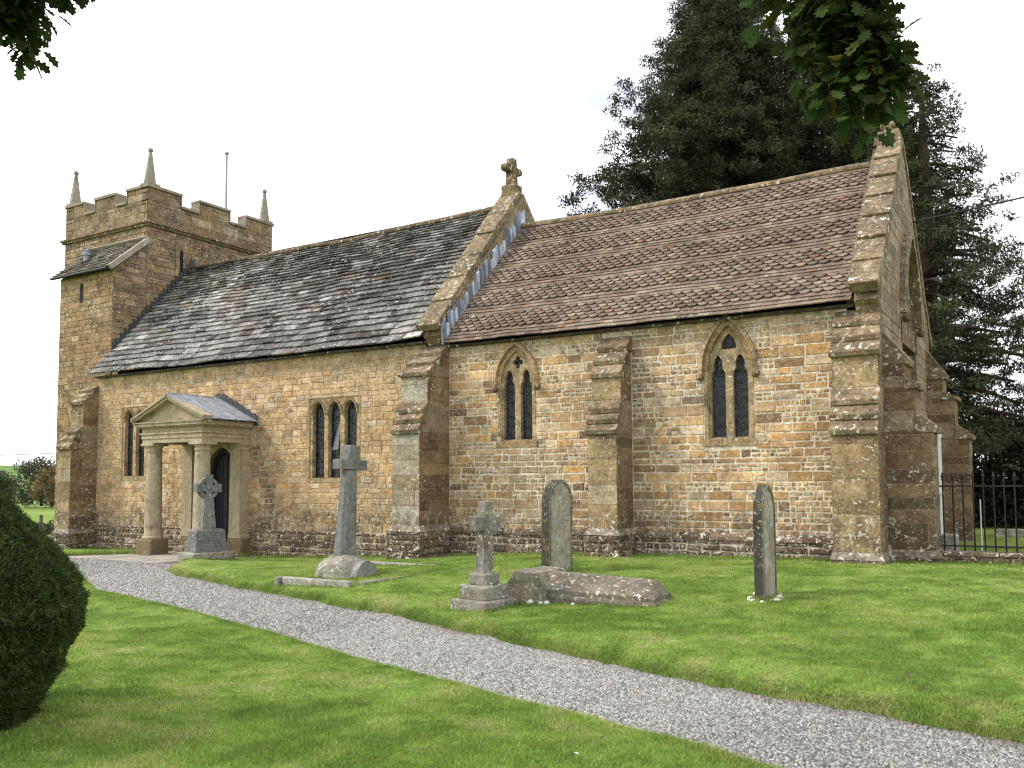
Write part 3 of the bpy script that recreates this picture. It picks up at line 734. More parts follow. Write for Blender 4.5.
# buttresses ----------------------------------------------------------
def buttress(fr, w, stages, label, style='ashlar', matk='stone', zb=-.6, tops=None, plinth=None, courses=2, side='brown'):
    """fr origin at wall face, bottom-left; stages [(z_top, depth)], weatherings between"""
    mb = MB(); z = zb; prof = [(0, zb)]; segs = []
    for i, (z0, z1, d) in enumerate(stages): prof += [(d, z0 if i else zb), (d, z1)]
    prof += [(0, tops)]
    sideF = Fr(fr.o, fr.n, fr.v, -fr.u)    # left side plane: u = depth
    tri = tessellate_polygon([[Vector((a, b, 0)) for a, b in prof]])
    n = len(prof); vs = [fr.p(0, b, a) for a, b in prof]+[fr.p(w, b, a) for a, b in prof]
    fs = []
    for t_ in tri: fs.append(tuple(t_)); fs.append(tuple(q+n for q in t_[::-1]))
    for i in range(n): fs.append((i, (i+1) % n, (i+1) % n+n, i+n))
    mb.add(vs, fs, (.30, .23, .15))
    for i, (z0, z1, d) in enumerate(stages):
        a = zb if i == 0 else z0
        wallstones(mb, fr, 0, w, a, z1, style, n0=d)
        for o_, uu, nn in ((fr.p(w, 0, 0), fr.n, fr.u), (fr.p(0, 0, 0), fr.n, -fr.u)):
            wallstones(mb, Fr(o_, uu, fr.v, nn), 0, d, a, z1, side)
    ob = mb.build('buttress', M[matk], church, loc=fr.o); ob['label'] = label
    for i, (z0, z1, d) in enumerate(stages):
        wb = MB()
        d2, z2 = (stages[i+1][2], stages[i+1][0]) if i+1 < len(stages) else (0, tops)
        k = max(1, int(round((z2-z1)/.17))) if courses is None else courses
        for q in range(k):
            ta, tb = q/k, (q+1)/k
            da, za = d+(d2-d)*ta, z1+(z2-z1)*ta; db, zz = d+(d2-d)*tb, z1+(z2-z1)*tb
            lip = .075; cc = gv(.8, 1.2, (1, .97, .92)); e = random.uniform(.01, .03)
            P = [fr.p(-e, za-.045, da+lip-.02), fr.p(w+e, za-.045, da+lip-.02), fr.p(w+e, za-.045, db-.03), fr.p(-e, za-.045, db-.03),
                 fr.p(-e, za+.035, da+lip), fr.p(w+e, za+.035, da+lip), fr.p(w+e, zz+.0, db-.01), fr.p(-e, zz+.0, db-.01)]
            wb.hexa([v_+Vector((random.uniform(-.006, .006), 0, random.uniform(-.006, .006))) for v_ in P], cc)
        o2 = wb.build('weathering_stone', M['coping'], ob); rough(o2, .007, 10, 1)
    if plinth:
        pb = MB(); zt, dd = plinth; D0 = stages[0][2]
        pb.fbox(fr, -dd, w+dd, zb, zt-.08, -.01, D0+dd, (.2, .15, .1))
        wallstones(pb, fr, -dd, w+dd, zb, zt-.08, 'plinth', n0=D0+dd)
        for o_, uu, nn in ((fr.p(w+dd, 0, 0), fr.n, fr.u), (fr.p(-dd, 0, 0), fr.n, -fr.u)):
            wallstones(pb, Fr(o_, uu, fr.v, nn), 0, D0+dd, zb, zt-.08, 'plinth')
        P = [fr.p(-dd-.015, zt-.08, D0+dd+.015), fr.p(w+dd+.015, zt-.08, D0+dd+.015), fr.p(w+dd+.015, zt-.08, 0), fr.p(-dd-.015, zt-.08, 0),
             fr.p(-.005, zt+.03, D0+.005), fr.p(w+.005, zt+.03, D0+.005), fr.p(w+.005, zt+.03, 0), fr.p(-.005, zt+.03, 0)]
        pb.hexa(P, (.30, .26, .2)); pb.build('buttress_plinth', M['stone_dark'], ob)
    return ob
buttress(frS(-6.99, WY), .55, [(0, 2.05, .66), (2.62, 3.05, .46)], 'tall middle buttress of the chancel wall', 'ashlar', tops=3.80, plinth=(.36, .06), courses=3)
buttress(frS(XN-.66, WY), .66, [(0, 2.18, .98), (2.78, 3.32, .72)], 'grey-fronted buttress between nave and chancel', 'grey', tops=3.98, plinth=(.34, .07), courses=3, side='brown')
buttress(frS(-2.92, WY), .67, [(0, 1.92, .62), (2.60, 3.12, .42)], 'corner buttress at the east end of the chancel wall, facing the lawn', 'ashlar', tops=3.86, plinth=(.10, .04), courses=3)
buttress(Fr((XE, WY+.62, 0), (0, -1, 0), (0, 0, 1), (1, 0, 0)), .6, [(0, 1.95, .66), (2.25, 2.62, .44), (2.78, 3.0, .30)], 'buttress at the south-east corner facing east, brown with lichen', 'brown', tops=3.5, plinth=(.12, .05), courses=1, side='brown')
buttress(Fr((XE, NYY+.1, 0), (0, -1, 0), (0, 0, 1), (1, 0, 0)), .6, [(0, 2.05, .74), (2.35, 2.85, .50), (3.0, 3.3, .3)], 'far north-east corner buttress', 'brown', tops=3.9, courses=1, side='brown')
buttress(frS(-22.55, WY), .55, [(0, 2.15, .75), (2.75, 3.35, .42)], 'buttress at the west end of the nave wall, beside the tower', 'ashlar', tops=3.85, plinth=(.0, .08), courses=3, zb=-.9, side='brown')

# roofs ---------------------------------------------------------------
def roof_frame(x0, y_e, z_e, y_r, z_r):
    return Fr((x0, y_e, z_e), (1, 0, 0), (0, y_r-y_e, z_r-z_e), (0, -(z_r-z_e), y_r-y_e)), math.hypot(y_r-y_e, z_r-z_e)
def tilepoly(mb, fr, bot, top, h0, h1, th, col, sag):
    """one tile: bottom outline left-to-right, flat top edge"""
    nb_ = len(bot)
    P = [fr.p(u, s_, h0+sag(u, s_)) for u, s_ in bot]+[fr.p(u, s_, h1+sag(u, s_)) for u, s_ in top]
    Q = [fr.p(u, s_, h0-th+sag(u, s_)) for u, s_ in bot]
    vs = P+Q; n = len(P); fs = [tuple(range(n))]
    for i in range(nb_-1): fs.append((n+i, n+i+1, i+1, i))
    fs.append((n, 0, n-1)); fs.append((n+nb_-1, n-2, nb_-1))
    mb.add(vs, fs, col)
# chancel: clay tiles, plain courses alternating with bands of pointed ones
fr, SL = roof_frame(XN+.0, 14.36, 3.96, CY, 7.13)
sagC = lambda u, s_: -.045*math.sin(math.pi*min(1, max(0, u/7.8)))*(.4+.6*s_/SL)+.012*(float(vnoise(u*1.3, s_*1.3, 4))-.5)*2
mb = MB(); gau = .106; tw = .19; rows = int(SL/gau)+1
TC = [((.215, .162, .128), 3), ((.25, .19, .15), 3), ((.19, .138, .105), 2.5), ((.15, .115, .092), 1.5), ((.29, .235, .18), .5), ((.25, .145, .10), .1)]
def tc(P_):
    r_ = random.uniform(0, sum(q for _, q in P_))
    for c_, q in P_:
        r_ -= q
        if r_ <= 0: break
    k = random.uniform(.85, 1.15); return tuple(x*k for x in c_)
XR = 7.78
band = 0
for i in range(rows):
    s0 = i*gau; s1 = min(s0+gau*1.95, SL+.02); cyc = i % 8; orn = cyc >= 3
    off = (i % 2)*tw/2-tw
    k = 0
    while True:
        u0 = off+k*tw; k += 1
        if u0 > XR: break
        a, b_ = max(u0, 0)+.0015, min(u0+tw, XR)-.0015
        if b_-a < .03: continue
        dz = random.uniform(-.004, .005); ds = random.uniform(-.004, .004); c_ = tc(TC)
        n_ = float(vnoise(u0*.6, s0*.9, 14)); c_ = tuple(x*(.80+.4*n_) for x in c_)
        h0 = .040+dz; h1 = .004
        if orn and b_-a > tw*.9:
            bot = [(a, s0+.062+ds), (a+tw*.07, s0+.040+ds), (a+tw*.2, s0+.014+ds), (a+tw*.35, s0-.002+ds), (a+tw*.5, s0-.009+ds), (b_-tw*.35, s0-.002+ds), (b_-tw*.2, s0+.014+ds), (b_-tw*.07, s0+.040+ds), (b_, s0+.062+ds)]
        else: bot = [(a, s0+ds), (b_, s0+ds+random.uniform(-.003, .003))]
        tilepoly(mb, fr, bot, [(b_, s1), (a, s1)], h0+(.012 if orn else 0), h1, .022, c_, sagC)
ro = mb
# solid bed under the tiles, and the far slope
bed = MB()
nU = 20
for i in range(nU):
    u0, u1 = XR*i/nU, XR*(i+1)/nU
    P = [fr.p(u, s_, sagC(u, s_)-.004) for (u, s_) in ((u0, 0.02), (u1, .02), (u1, SL/2), (u0, SL/2))]; bed.quad(*P, (.04, .03, .03))
    P = [fr.p(u, s_, sagC(u, s_)-.004) for (u, s_) in ((u0, SL/2), (u1, SL/2), (u1, SL), (u0, SL))]; bed.quad(*P, (.04, .03, .03))
ro.v_off = 0
b0 = len(ro.v); ro.v += bed.v; ro.f += [tuple(q+b0 for q in f_) for f_ in bed.f]; ro.c += bed.c
fn, SLn = roof_frame(XN, NYY+.2, 3.96, CY, 7.13)
ro.quad(fn.p(0, 0), fn.p(XR, 0), fn.p(XR, SLn), fn.p(0, SLn), (.22, .15, .12))
croof = ro.build('chancel_roof', M['tile'], church); croof['label'] = 'red-brown clay tile roof with bands of pointed tiles'
mb = MB(); u = 0
while u < XR:
    q = random.uniform(.40, .48); e = min(u+q, XR); rg = []
    for uu in (u+.004, e-.004):
        p = fr.p(uu, SL, sagC(uu, SL)); dz = random.uniform(-.004, .008)
        rg.append([p+Vector((0, math.sin(a)*.15, math.cos(a)*.105-.05+dz)) for a in [R(-105+210*z/8) for z in range(9)]])
    mb.loft(rg, gv(.8, 1.15, (1, .98, .9)), True); u = e
mb.build('ridge_tiles', M['coping'], croof)
# nave: heavy stone slates in diminishing courses
fr, SL = roof_frame(XW-.05, 14.34, 4.10, CY, 7.70)
XRn = (XN-.50)-(XW-.05)
sagN = lambda u, s_: -.10*math.sin(math.pi*u/XRn)*(.3+.7*s_/SL)+.03*(float(vnoise(u*.8, s_*.8, 44))-.5)*2
SC = [((.17, .165, .155), 3), ((.115, .105, .095), 2.4), ((.24, .235, .225), 2), ((.34, .33, .32), 1.1), ((.075, .062, .052), 1.6), ((.19, .15, .115), .6), ((.26, .18, .10), .05)]
mb = MB(); s0 = 0; i = 0
while s0 < SL-.03:
    t_ = s0/SL; gau = .235-.13*t_; s1 = min(s0+gau*1.4, SL+.02); u = random.uniform(-.3, 0)
    while u < XRn:
        wd_ = random.uniform(.20, .46)*(1.1-.45*t_); a, b_ = max(u, 0)+.003, min(u+wd_, XRn)-.003; u += wd_
        if b_-a < .04: continue
        c_ = tc(SC); n_ = float(vnoise(a*.45, s0*.8, 71)); dk = float(vnoise(a*1.5, s0*2.5, 74))
        c_ = lerpc(c_, (.40, .39, .38), max(0, .72-t_)*1.15*random.random()**1.5); c_ = tuple(x*(.5+1.0*n_)*(.55+.85*dk)*(1-.38*max(0, t_-.3)) for x in c_)
        ds = random.uniform(-.014, .014); th = random.uniform(.018, .038); tl_ = random.uniform(-.008, .008)
        k1 = random.uniform(-.008, .008)
        bot = [(a, s0+ds+random.uniform(0, .02)), (a+.025, s0+ds), ((a+b_)/2, s0+ds+k1), (b_-.025, s0+ds+tl_), (b_, s0+ds+tl_+random.uniform(0, .02))]
        tilepoly(mb, fr, bot, [(b_, s1), (a, s1)], .036+th+random.uniform(-.004, .008), .012, th+.006, c_, sagN)
    s0 += gau; i += 1
for i in range(24):
    u0, u1 = XRn*i/24, XRn*(i+1)/24
    for sa_, sb_ in ((.03, SL/2), (SL/2, SL)):
        mb.quad(*[fr.p(u_, s_, sagN(u_, s_)-.003) for u_, s_ in ((u0, sa_), (u1, sa_), (u1, sb_), (u0, sb_))], (.03, .028, .025))
fn, SLn = roof_frame(XW-.05, NYY+.2, 4.1, CY, 7.70)
mb.quad(fn.p(0, 0), fn.p(XRn, 0), fn.p(XRn, SLn), fn.p(0, SLn), (.15, .14, .13))
nroof = mb.build('nave_roof', M['slate'], church); nroof['label'] = 'mottled grey stone-slate roof whitened with lichen'
mb = MB(); u = 0
while u < XRn:
    q = random.uniform(.35, .5); e = min(u+q, XRn); rg = []
    for uu in (u+.004, e-.004):
        p = fr.p(uu, SL, sagN(uu, SL)); dz = random.uniform(-.006, .008)
        rg.append([p+Vector((0, math.sin(a)*.16, math.cos(a)*.10-.05+dz)) for a in [R(-105+210*z/8) for z in range(9)]])
    mb.loft(rg, gv(.6, 1., (.75, .68, .6)), True); u = e
mb.build('ridge_tiles', M['coping'], nroof)
# thin eaves courses, coloured dark to paint in the shadow under the roof edge
mb = MB(); mb.box(XN+.02, XE-.38, 14.50, 14.6, 3.90, 3.95, (.10, .08, .06)); mb.box(XW, XN-.6, 14.48, 14.6, 4.03, 4.08, (.10, .09, .08)); mb.build('eaves_shadow_course', M['slate'], church)
# copings -------------------------------------------------------------
def coping(name, x0, x1, yb, zb, ya, za, n, th=.13, label=None, step=.03):
    mb = MB(); L_ = math.hypot(ya-yb, za-zb); fr_ = Fr((x0, yb, zb), (1, 0, 0), (0, ya-yb, za-zb), (0, -(za-zb)*(1 if ya > yb else -1), abs(ya-yb)))
    for i in range(n):
        s0, s1 = L_*i/n, L_*(i+1)/n; k = random.uniform(.85, 1.15); dn = random.uniform(-.01, .01)
        P = [fr_.p(u_, s_, h_) for s_, ex in ((s0-.05, step), (s1, 0)) for u_, h_ in ((0, 0), (x1-x0, 0), (x1-x0, th+ex+dn), (0, th+ex+dn))]
        mb.hexa([v_+Vector((random.uniform(-.008, .008), random.uniform(-.005, .005), random.uniform(-.005, .005))) for v_ in P], (k, k*.99, k*.95))
    o = mb.build(name, M['coping'], church); rough(o, .008, 7, 2)
    if label: o['label'] = label
    return o
NG0, NG1 = XN-.55, XN-.03
coping('gable_coping', NG0, NG1, 14.34, 4.28, CY, 8.0-.14, 6, .13, 'lichened coping of the gable between nave and chancel')
coping('gable_coping', NG0, NG1, NYY+.35, 4.22, CY, 8.0-.14, 7)
CG0, CG1 = -2.66, XE+.03
coping('gable_coping', CG0, CG1, 14.40, 4.12, CY, 7.42, 7, .12, step=.055, label='broad lichen-spotted coping of the east gable')
coping('gable_coping', CG0, CG1, NYY+.30, 4.02, CY, 7.42, 7, .12)
# kneelers and gable shoulders
for x0, x1, z0, z1, yf in ((NG0+.04, NG1-.01, 4.08, 4.30, 14.42), (CG0+.05, CG1-.03, 3.90, 4.12, 14.46)):
    mb = MB(); mb.loft([[Vector((a, b_, z)) for a, b_ in ((x0, y_), (x1, y_), (x1, 14.62), (x0, 14.62))] for z, y_ in ((z0-.1, 14.56), (z0, 14.50), (z0+.08, 14.40), (z1-.05, yf), (z1, yf))], (1, .97, .92)); ko = mb.build('kneeler', M['coping'], church); rough(ko, .008, 8, 1)
mb = MB(); mb.box(CG0, XE-.0, WY+.002, NYY, 3.6, 4.0, (.8, .7, .55))
mb.slab(frE(-2.60, 0), [(WY+.02, 3.9), (NYY, 3.9), (NYY, 4.28), (CY, 7.36), (WY+.02, 4.28)], [], -.08, .30, (.7, .6, .5))
ko = mb.build('gable_backing', M['coping'], church)
# the nave gable's cross and the broken finial on the east gable
gx = XN-.30; mb = MB()
mb.bevbox(gx-.20, gx+.20, CY-.17, CY+.17, 7.84, 8.14, .03, (1, .95, .85))
mb.hexa([Vector(q) for q in ((gx-.12, CY-.10, 8.14), (gx+.12, CY-.10, 8.14), (gx+.12, CY+.10, 8.14), (gx-.12, CY+.10, 8.14), (gx-.09, CY-.09, 8.78), (gx+.09, CY-.09, 8.78), (gx+.09, CY+.09, 8.78), (gx-.09, CY+.09, 8.78))], (.8, .75, .68))
for sg in (-1, 1):
    mb.box(gx-.085, gx+.085, CY+sg*.17-.10, CY+sg*.17+.10, 8.44, 8.60, (.8, .75, .68))
    q = Vector((gx, CY+sg*.26, 8.52)); mb.loft([[q+Vector((ex, math.sin(a)*.085, math.cos(a)*.085)) for a in [2*math.pi*z/10 for z in range(10)]] for ex in (-.09, .09)], (.75, .7, .64))
go = mb.build('gable_cross', M['coping'], church); rough(go, .008, 12, 1); go['label'] = 'weathered stone cross on the apex of the nave gable'
mb = MB(); gx = -2.48
mb.hexa([Vector(q) for q in ((gx-.24, CY-.2, 7.40), (gx+.24, CY-.2, 7.40), (gx+.24, CY+.2, 7.40), (gx-.24, CY+.2, 7.40), (gx-.20, CY-.12, 7.68), (gx+.20, CY-.12, 7.68), (gx+.20, CY+.12, 7.68), (gx-.20, CY+.12, 7.68))], (1, .97, .9))
for a, b_, c_, r_ in ((0, 0, 7.72, .09), (-.08, .02, 7.80, .06), (.08, -.02, 7.80, .06), (0, 0, 7.88, .065), (0, .02, 7.97, .045)):
    mb.lathe((gx+a, CY+b_, c_-r_), [(r_*.3, 0), (r_*.9, r_*.5), (r_, r_), (r_*.8, r_*1.6), (r_*.2, r_*2)], 9, (.9, .88, .8))
go = mb.build('gable_cross', M['coping'], church); rough(go, .015, 12, 1); go['label'] = 'broken stone finial on the east gable'
# lead flashing where the chancel roof meets the nave gable
frc, SLc = roof_frame(XN, 14.36, 3.96, CY, 7.13)
mb = MB(); s_ = 0
while s_ < SLc+.05:
    q = random.uniform(.09, .15); p0 = frc.p(0, s_, .02); p1 = frc.p(0, s_+q, .02); hh = random.uniform(.20, .42)
    dx = random.uniform(.012, .04); k = random.choice((.55, .8, 1.1, 1.5, 1.9))*random.uniform(.85, 1.15)
    up_ = Vector((0, -.12, 1))*hh
    mb.hexa([p0+Vector((.002, 0, -.03)), p0+Vector((dx+.012, 0, -.03)), p1+Vector((dx+.006, 0, -.03)), p1+Vector((.002, 0, -.03)), p0+up_+Vector((.002, 0, 0)), p0+up_+Vector((dx, 0, 0)), p1+up_+Vector((dx, 0, random.uniform(-.05, .02))), p1+up_+Vector((.002, 0, 0))], (k, k, k))
    s_ += q*.93
fo = mb.build('flashing', M['lead'], church); fo['label'] = 'blue-grey lead flashing stepped up the gable'
# tower ---------------------------------------------------------------
TX0, TX1, TY0, TY1, TZ = -25.92, -21.95, 15.96, 20.68, 9.78
ZS = 8.62
mb = MB(); fE = frE(TX1, 0); fT = frS(0, TY0)
mb.box(TX0, TX1, TY0, TY1, -.9, ZS-.05, mortar_t)
slitE = arch(17.12, .07, 6.6, 8.05, .14)
def cm_t(u, v, c): 
    n = float(vnoise(u*.8, v*.8, 33)); return lerpc(c, (.36, .29, .19), max(0, n-.5))
wallstones(mb, fE, TY0, TY1, 3.8, ZS-.06, 'tower', [rect_excl(16.92, 17.32, 6.7, 8.25)], cm_t)
wallstones(mb, fT, TX0, TX1, 6.6, ZS-.06, 'tower', [], cm_t)
wallstones(mb, frW(TX0, 0), -TY1, -TY0, 0, ZS-.06, 'tower')
tw_ = mb.build('tower_wall', M['tower'], church)
mb = MB()
mb.slab(fE, [(16.92, 6.75), (17.32, 6.75), (17.32, 8.25), (16.92, 8.25)], [arch(17.12, .065, 6.8, 7.98, .13, 4)], .001, .025, (.95, .9, .8))
wo_ = mb.build('slit_window', M['dressed'], church, loc=(TX1, 17.12, 7)); v_ = MB(); v_.fbox(fE, 17.05, 17.19, 6.8, 8.1, .002, .008); v_.build('dark_opening', M['void'], wo_)
# string course
def ringcourse(mb, z0, z1, out, x0, x1, y0, y1, col, inn=.02):
    for a in ((x0-out, x1+out, y0-out, y0+inn), (x0-out, x1+out, y1-inn, y1+out), (x0-out, x0+inn, y0+inn, y1-inn), (x1-inn, x1+out, y0+inn, y1-inn)):
        mb.box(*a, z0, z1, col)
mb = MB(); ringcourse(mb, ZS-.05, ZS+.02, .07, TX0, TX1, TY0, TY1, (.8, .75, .68)); ringcourse(mb, ZS+.02, ZS+.07, .12, TX0, TX1, TY0, TY1, (.9, .85, .78))
so_ = mb.build('string_course', M['coping'], church)
# battlemented parapet with crenels
def parapet_outline(a, b_, z0, zt, dep=.36):
    Lx = b_-a; fr_ = [.235, .145, .24, .145, .235]; pts = [(a, z0), (b_, z0)]; u = b_; 
    segs = []; x = a
    for i, f_ in enumerate(fr_): segs.append((x, x+Lx*f_, i % 2 == 0)); x += Lx*f_
    for x0, x1, up_ in reversed(segs): z_ = zt if up_ else zt-dep; pts += [(x1, z_), (x0, z_)]
    return pts, segs
mb = MB(); cp = MB(); th = .32
for fr_, a, b_, off in ((frS(0, TY0), TX0, TX1, 0), (frE(TX1, 0), TY0, TY1, 1), (frW(TX0, 0), -TY1, -TY0, 1), (Fr((0, TY1, 0), (-1, 0, 0), (0, 0, 1), (0, 1, 0)), -TX1, -TX0, 0)):
    e = .003 if off else 0
    pts, segs = parapet_outline(a+(th if off else 0)*0, b_, ZS+.07, TZ-.08)
    mb.slab(fr_, pts, [], -th, -e, mortar_t)
    wallstones(mb, fr_, a+.01, b_-.01, ZS+.08, TZ-.46, 'parapet', cmod=cm_t, n0=-e)
    for x0, x1, up_ in segs:
        z_ = TZ-.08 if up_ else TZ-.44
        if up_: wallstones(mb, fr_, x0+.01, x1-.01, TZ-.455, TZ-.09, 'parapet', cmod=cm_t, n0=-e)
        o0, o1 = (x0-.035, x1+.035) if up_ else (x0+.035, x1-.035)
        cp.fbox(fr_, o0, o1, z_+.002*off, z_+.08+.002*off, -th-.04, .05+e, (1, .97, .93), .004)
        if up_:
            for q, ex in ((x0, -1), (x1, 1)):
                if (q-a) > .1 and (b_-q) > .1:
                    a0, a1 = sorted((q, q+ex*.034)); cp.fbox(fr_, a0, a1, TZ-.44+.08, z_-.002, -th-.03, .03, (1, .97, .93), .003)
mb.build('parapet', M['tower'], church)
co_ = cp.build('parapet_coping', M['pinn'], church); rough(co_, .005, 8, 1)
mb = MB(); c0 = ((TX0+TX1)/2, (TY0+TY1)/2); a_ = [Vector(q) for q in ((TX0+.3, TY0+.3, ZS+.3), (TX1-.3, TY0+.3, ZS+.3), (TX1-.3, TY1-.3, ZS+.3), (TX0+.3, TY1-.3, ZS+.3))]; t_ = Vector((c0[0], c0[1], TZ+.15))
mb.add(a_+[t_], [(0, 1, 4), (1, 2, 4), (2, 3, 4), (3, 0, 4)], (.2, .19, .18)); mb.build('tower_roof', M['slate'], church)
def pinnacle(x, y):
    mb = MB(); z = TZ
    mb.bevbox(x-.20, x+.20, y-.20, y+.20, z-.005, z+.07, .012)
    rg = [[Vector((x+r_*math.cos(a), y+r_*math.sin(a), z+h)) for a in [2*math.pi*(k+.5)/8 for k in range(8)]] for r_, h in ((.185, .07), (.17, .12), (.045, 1.02), (.07, 1.04), (.075, 1.08), (.06, 1.12), (.02, 1.15))]
    mb.loft(rg); o = mb.build('pinnacle', M['pinn'], church, loc=(x, y, z)); return o
for x, y in ((TX0+.18, TY0+.18), (TX1-.18, TY0+.18), (TX1-.18, TY1-.18), (TX0+.18, TY1-.18)): pinnacle(x, y)
# stair turret with lean-to slate roof against the tower
RX0, RX1, RY0 = -24.42, -21.97, 14.93
mb = MB(); fR = frS(0, RY0); ZT0, ZT1 = 7.10, 8.05
mb.hexa([Vector(q) for q in ((RX0, RY0, -.9), (RX1, RY0, -.9), (RX1, TY0, -.9), (RX0, TY0, -.9), (RX0, RY0, ZT0), (RX1, RY0, ZT0), (RX1, TY0, ZT1), (RX0, TY0, ZT1))], mortar_t)
wallstones(mb, fR, RX0, RX1, -.7, ZT0-.02, 'turret', [rect_excl(-23.48, -23.32, 6.30, 6.88)])
fRE = frE(RX1, 0)
wallstones(mb, fRE, RY0, TY0, 3.9, ZT0, 'tower')
wallstones(mb, fRE, RY0, TY0, ZT0, ZT1, 'tower', limits=lambda a, b_: (RY0+(b_-ZT0)/(ZT1-ZT0)*(TY0-RY0)+.02, TY0-.02))
wallstones(mb, frW(RX0, 0), -TY0, -RY0, -.5, ZT0, 'tower')
st = mb.build('stair_turret', M['tower'], church); v_ = MB(); v_.fbox(fR, -23.47, -23.33, 6.32, 6.86, .001, .004); v_.build('slit_window', M['void'], st)
frt, SLt = roof_frame(RX0-.10, RY0-.17, ZT0+.02, TY0+.0, ZT1+.10)
mb = MB(); s0 = 0; XT = RX1-RX0+.14
while s0 < SLt-.02:
    s1 = min(s0+.2, SLt); u = 0
    while u < XT:
        wd_ = random.uniform(.2, .42); a, b_ = u+.003, min(u+wd_, XT)-.003; u += wd_
        if b_-a < .04: continue
        c_ = gv(.45, 1.5, lerpc(tc(SC), (.2, .16, .11), .4)); ds = random.uniform(-.02, .02)
        tilepoly(mb, frt, [(a, s0+ds), (b_, s0+ds+random.uniform(-.01, .01))], [(b_, s1), (a, s1)], .06+random.uniform(-.008, .012), .02, .035, c_, lambda *q: 0)
    s0 += .15
mb.hexa([frt.p(u_, s_, h_) for h_ in (-.06, .015) for u_, s_ in ((0, 0.02), (XT, 0.02), (XT, SLt), (0, SLt))], (.1, .09, .08))
tr = mb.build('turret_roof', M['slate'], church)
mb = MB(); mb.hexa([frt.p(u_, s_, h_) for h_ in (-.07, .07) for u_, s_ in ((XT-.01, .0), (XT+.10, .0), (XT+.10, SLt), (XT-.01, SLt))], (1.2, 1.2, 1.2)); mb.fbox(frt, 0, XT+.05, SLt-.04, SLt+.05, .0, .12, (1, 1, 1)); mb.build('verge_coping', M['pinn'], tr)
mb = MB(); mb.tube([(RX0-.12, RY0-.22, ZT0-.01), (RX1+.02, RY0-.22, ZT0-.01)], .04, 8); mb.build('gutter', M['iron'], tr)
vx = -24.05; mb = MB(); mb.lathe((vx+.05, 15.45, 7.5), [(.10, 0), (.10, .35), (.14, .36), (.14, .42), (.10, .44), (.10, .5), (.13, .51), (.02, .56)], 12); mb.build('vent_cowl', M['lead'], tr)
# dark stepped flashing, nave roof to tower
fr2, SL2 = roof_frame(TX1, 14.34, 4.10, CY, 7.70)
mb = MB(); s_ = .9
while s_ < SL2:
    p = fr2.p(0, s_, .03); mb.box(TX1+.002, TX1+.04, p.y-.02, p.y+.13, p.z-.12, p.z+.26, (1, 1, 1)); s_ += .20
fo = mb.build('flashing', M['lead_dark'], church); fo['label'] = 'dark stepped flashing climbing the tower'
# door -----------------------------------------------------------------
mb = MB(); mb.slab(fS, arch(DC, DHW-.005, DV0+.02, DSP, DR-.01), [], -.26, -.2)
for sg in (-1, 1):
    for k in range(4):
        a = DC+sg*(.02+k*.115+.055); top = DSP+DR-.12-abs(a-DC)*.9; mb.fbox(fS, a-.05, a+.05, DV0+.05, top, -.2, -.182)
mb.fbox(fS, DC-.035, DC+.035, DV0+.03, DSP+DR-.1, -.19, -.165)
aa = arch(DC, DHW-.01, 0, DSP, DR-.02, 9, False); ab = arch(DC, DHW-.09, 0, DSP, DR-.13, 9, False)
for q in range(len(aa)-1):
    mb.hexa([fS.p(*ab[q], -.2), fS.p(*aa[q], -.2), fS.p(*aa[q], -.15), fS.p(*ab[q], -.15), fS.p(*ab[q+1], -.2), fS.p(*aa[q+1], -.2), fS.p(*aa[q+1], -.15), fS.p(*ab[q+1], -.15)])
dr = mb.build('door', M['door'], church, loc=(DC, WY, DV0)); dr['label'] = 'dark pointed double door under the porch'
for sg in (-1, 1):
    for z in (.15, 1.15): mb = MB(); mb.fbox(fS, *sorted((DC+sg*.06, DC+sg*.44)), z, z+.035, -.182, -.172); mb.build('strap_hinge', M['iron'], dr)
mb = MB(); cc_ = [fS.p(DC+.09+.035*math.cos(a), .72+.035*math.sin(a), -.16) for a in [2*math.pi*k/12 for k in range(13)]]; mb.tube(cc_, .007, 5); mb.build('ring_handle', M['iron'], dr)
mb = MB(); oa = arch(DC, DHW+.16, 0, DSP, DR+.16, 9, False); ia = arch(DC, DHW, 0, DSP, DR, 9, False)
for q in range(len(oa)-1):
    mb.hexa([fS.p(*ia[q], -.2), fS.p(*oa[q], -.1), fS.p(*oa[q], .012), fS.p(*ia[q], -.03), fS.p(*ia[q+1], -.2), fS.p(*oa[q+1], -.1), fS.p(*oa[q+1], .012), fS.p(*ia[q+1], -.03)], (1, .97, .9))
for sg in (-1, 1):
    a, b_ = sorted((DC+sg*DHW, DC+sg*(DHW+.16))); mb.fbox(fS, a, b_, -.6, DSP, -.2, .010, (1, .97, .9))
mb.build('door_surround', M['dressed'], church)
# porch ------------------------------------------------------------------
PXL, PXR, PY = -18.17, -16.12, 13.2; PG = -.47
porch = empty('porch', (0, 0, 0), None, None); porch.parent = church; porch.location = Vector(((PXL+PXR)/2, 14, PG))-church.location
porch['label'] = 'classical porch of four columns with pediment and lead roof'
colx = (PXL+.19, PXR-.19)
for x in colx:
    y = PY+.19; b = .5
    mb = MB(); mb.bevbox(x-.26, x+.26, y-.26, y+.26, PG-.1, PG+.40, .03, (.50, .45, .38), .012)
    q = mb.build('column', M['porch'], porch, loc=(x, y, PG)); rough(q, .006, 8, 1)
    mb = MB(); mb.lathe((x, y, PG+.40), [(.24, 0), (.245, .035), (.22, .06), (.20, .075), (.205, .10), (.19, .12), (.188, .5), (.182, 1.1), (.165, 1.95), (.162, 2.0), (.185, 2.015), (.185, 2.035), (.165, 2.05), (.168, 2.09), (.20, 2.13), (.21, 2.15)], 26)
    o = mb.build('shaft', M['porch'], q, True)
    mb = MB(); mb.bevbox(x-.22, x+.22, y-.22, y+.22, PG+2.54, PG+2.598, .01); mb.build('capital', M['porch'], q)
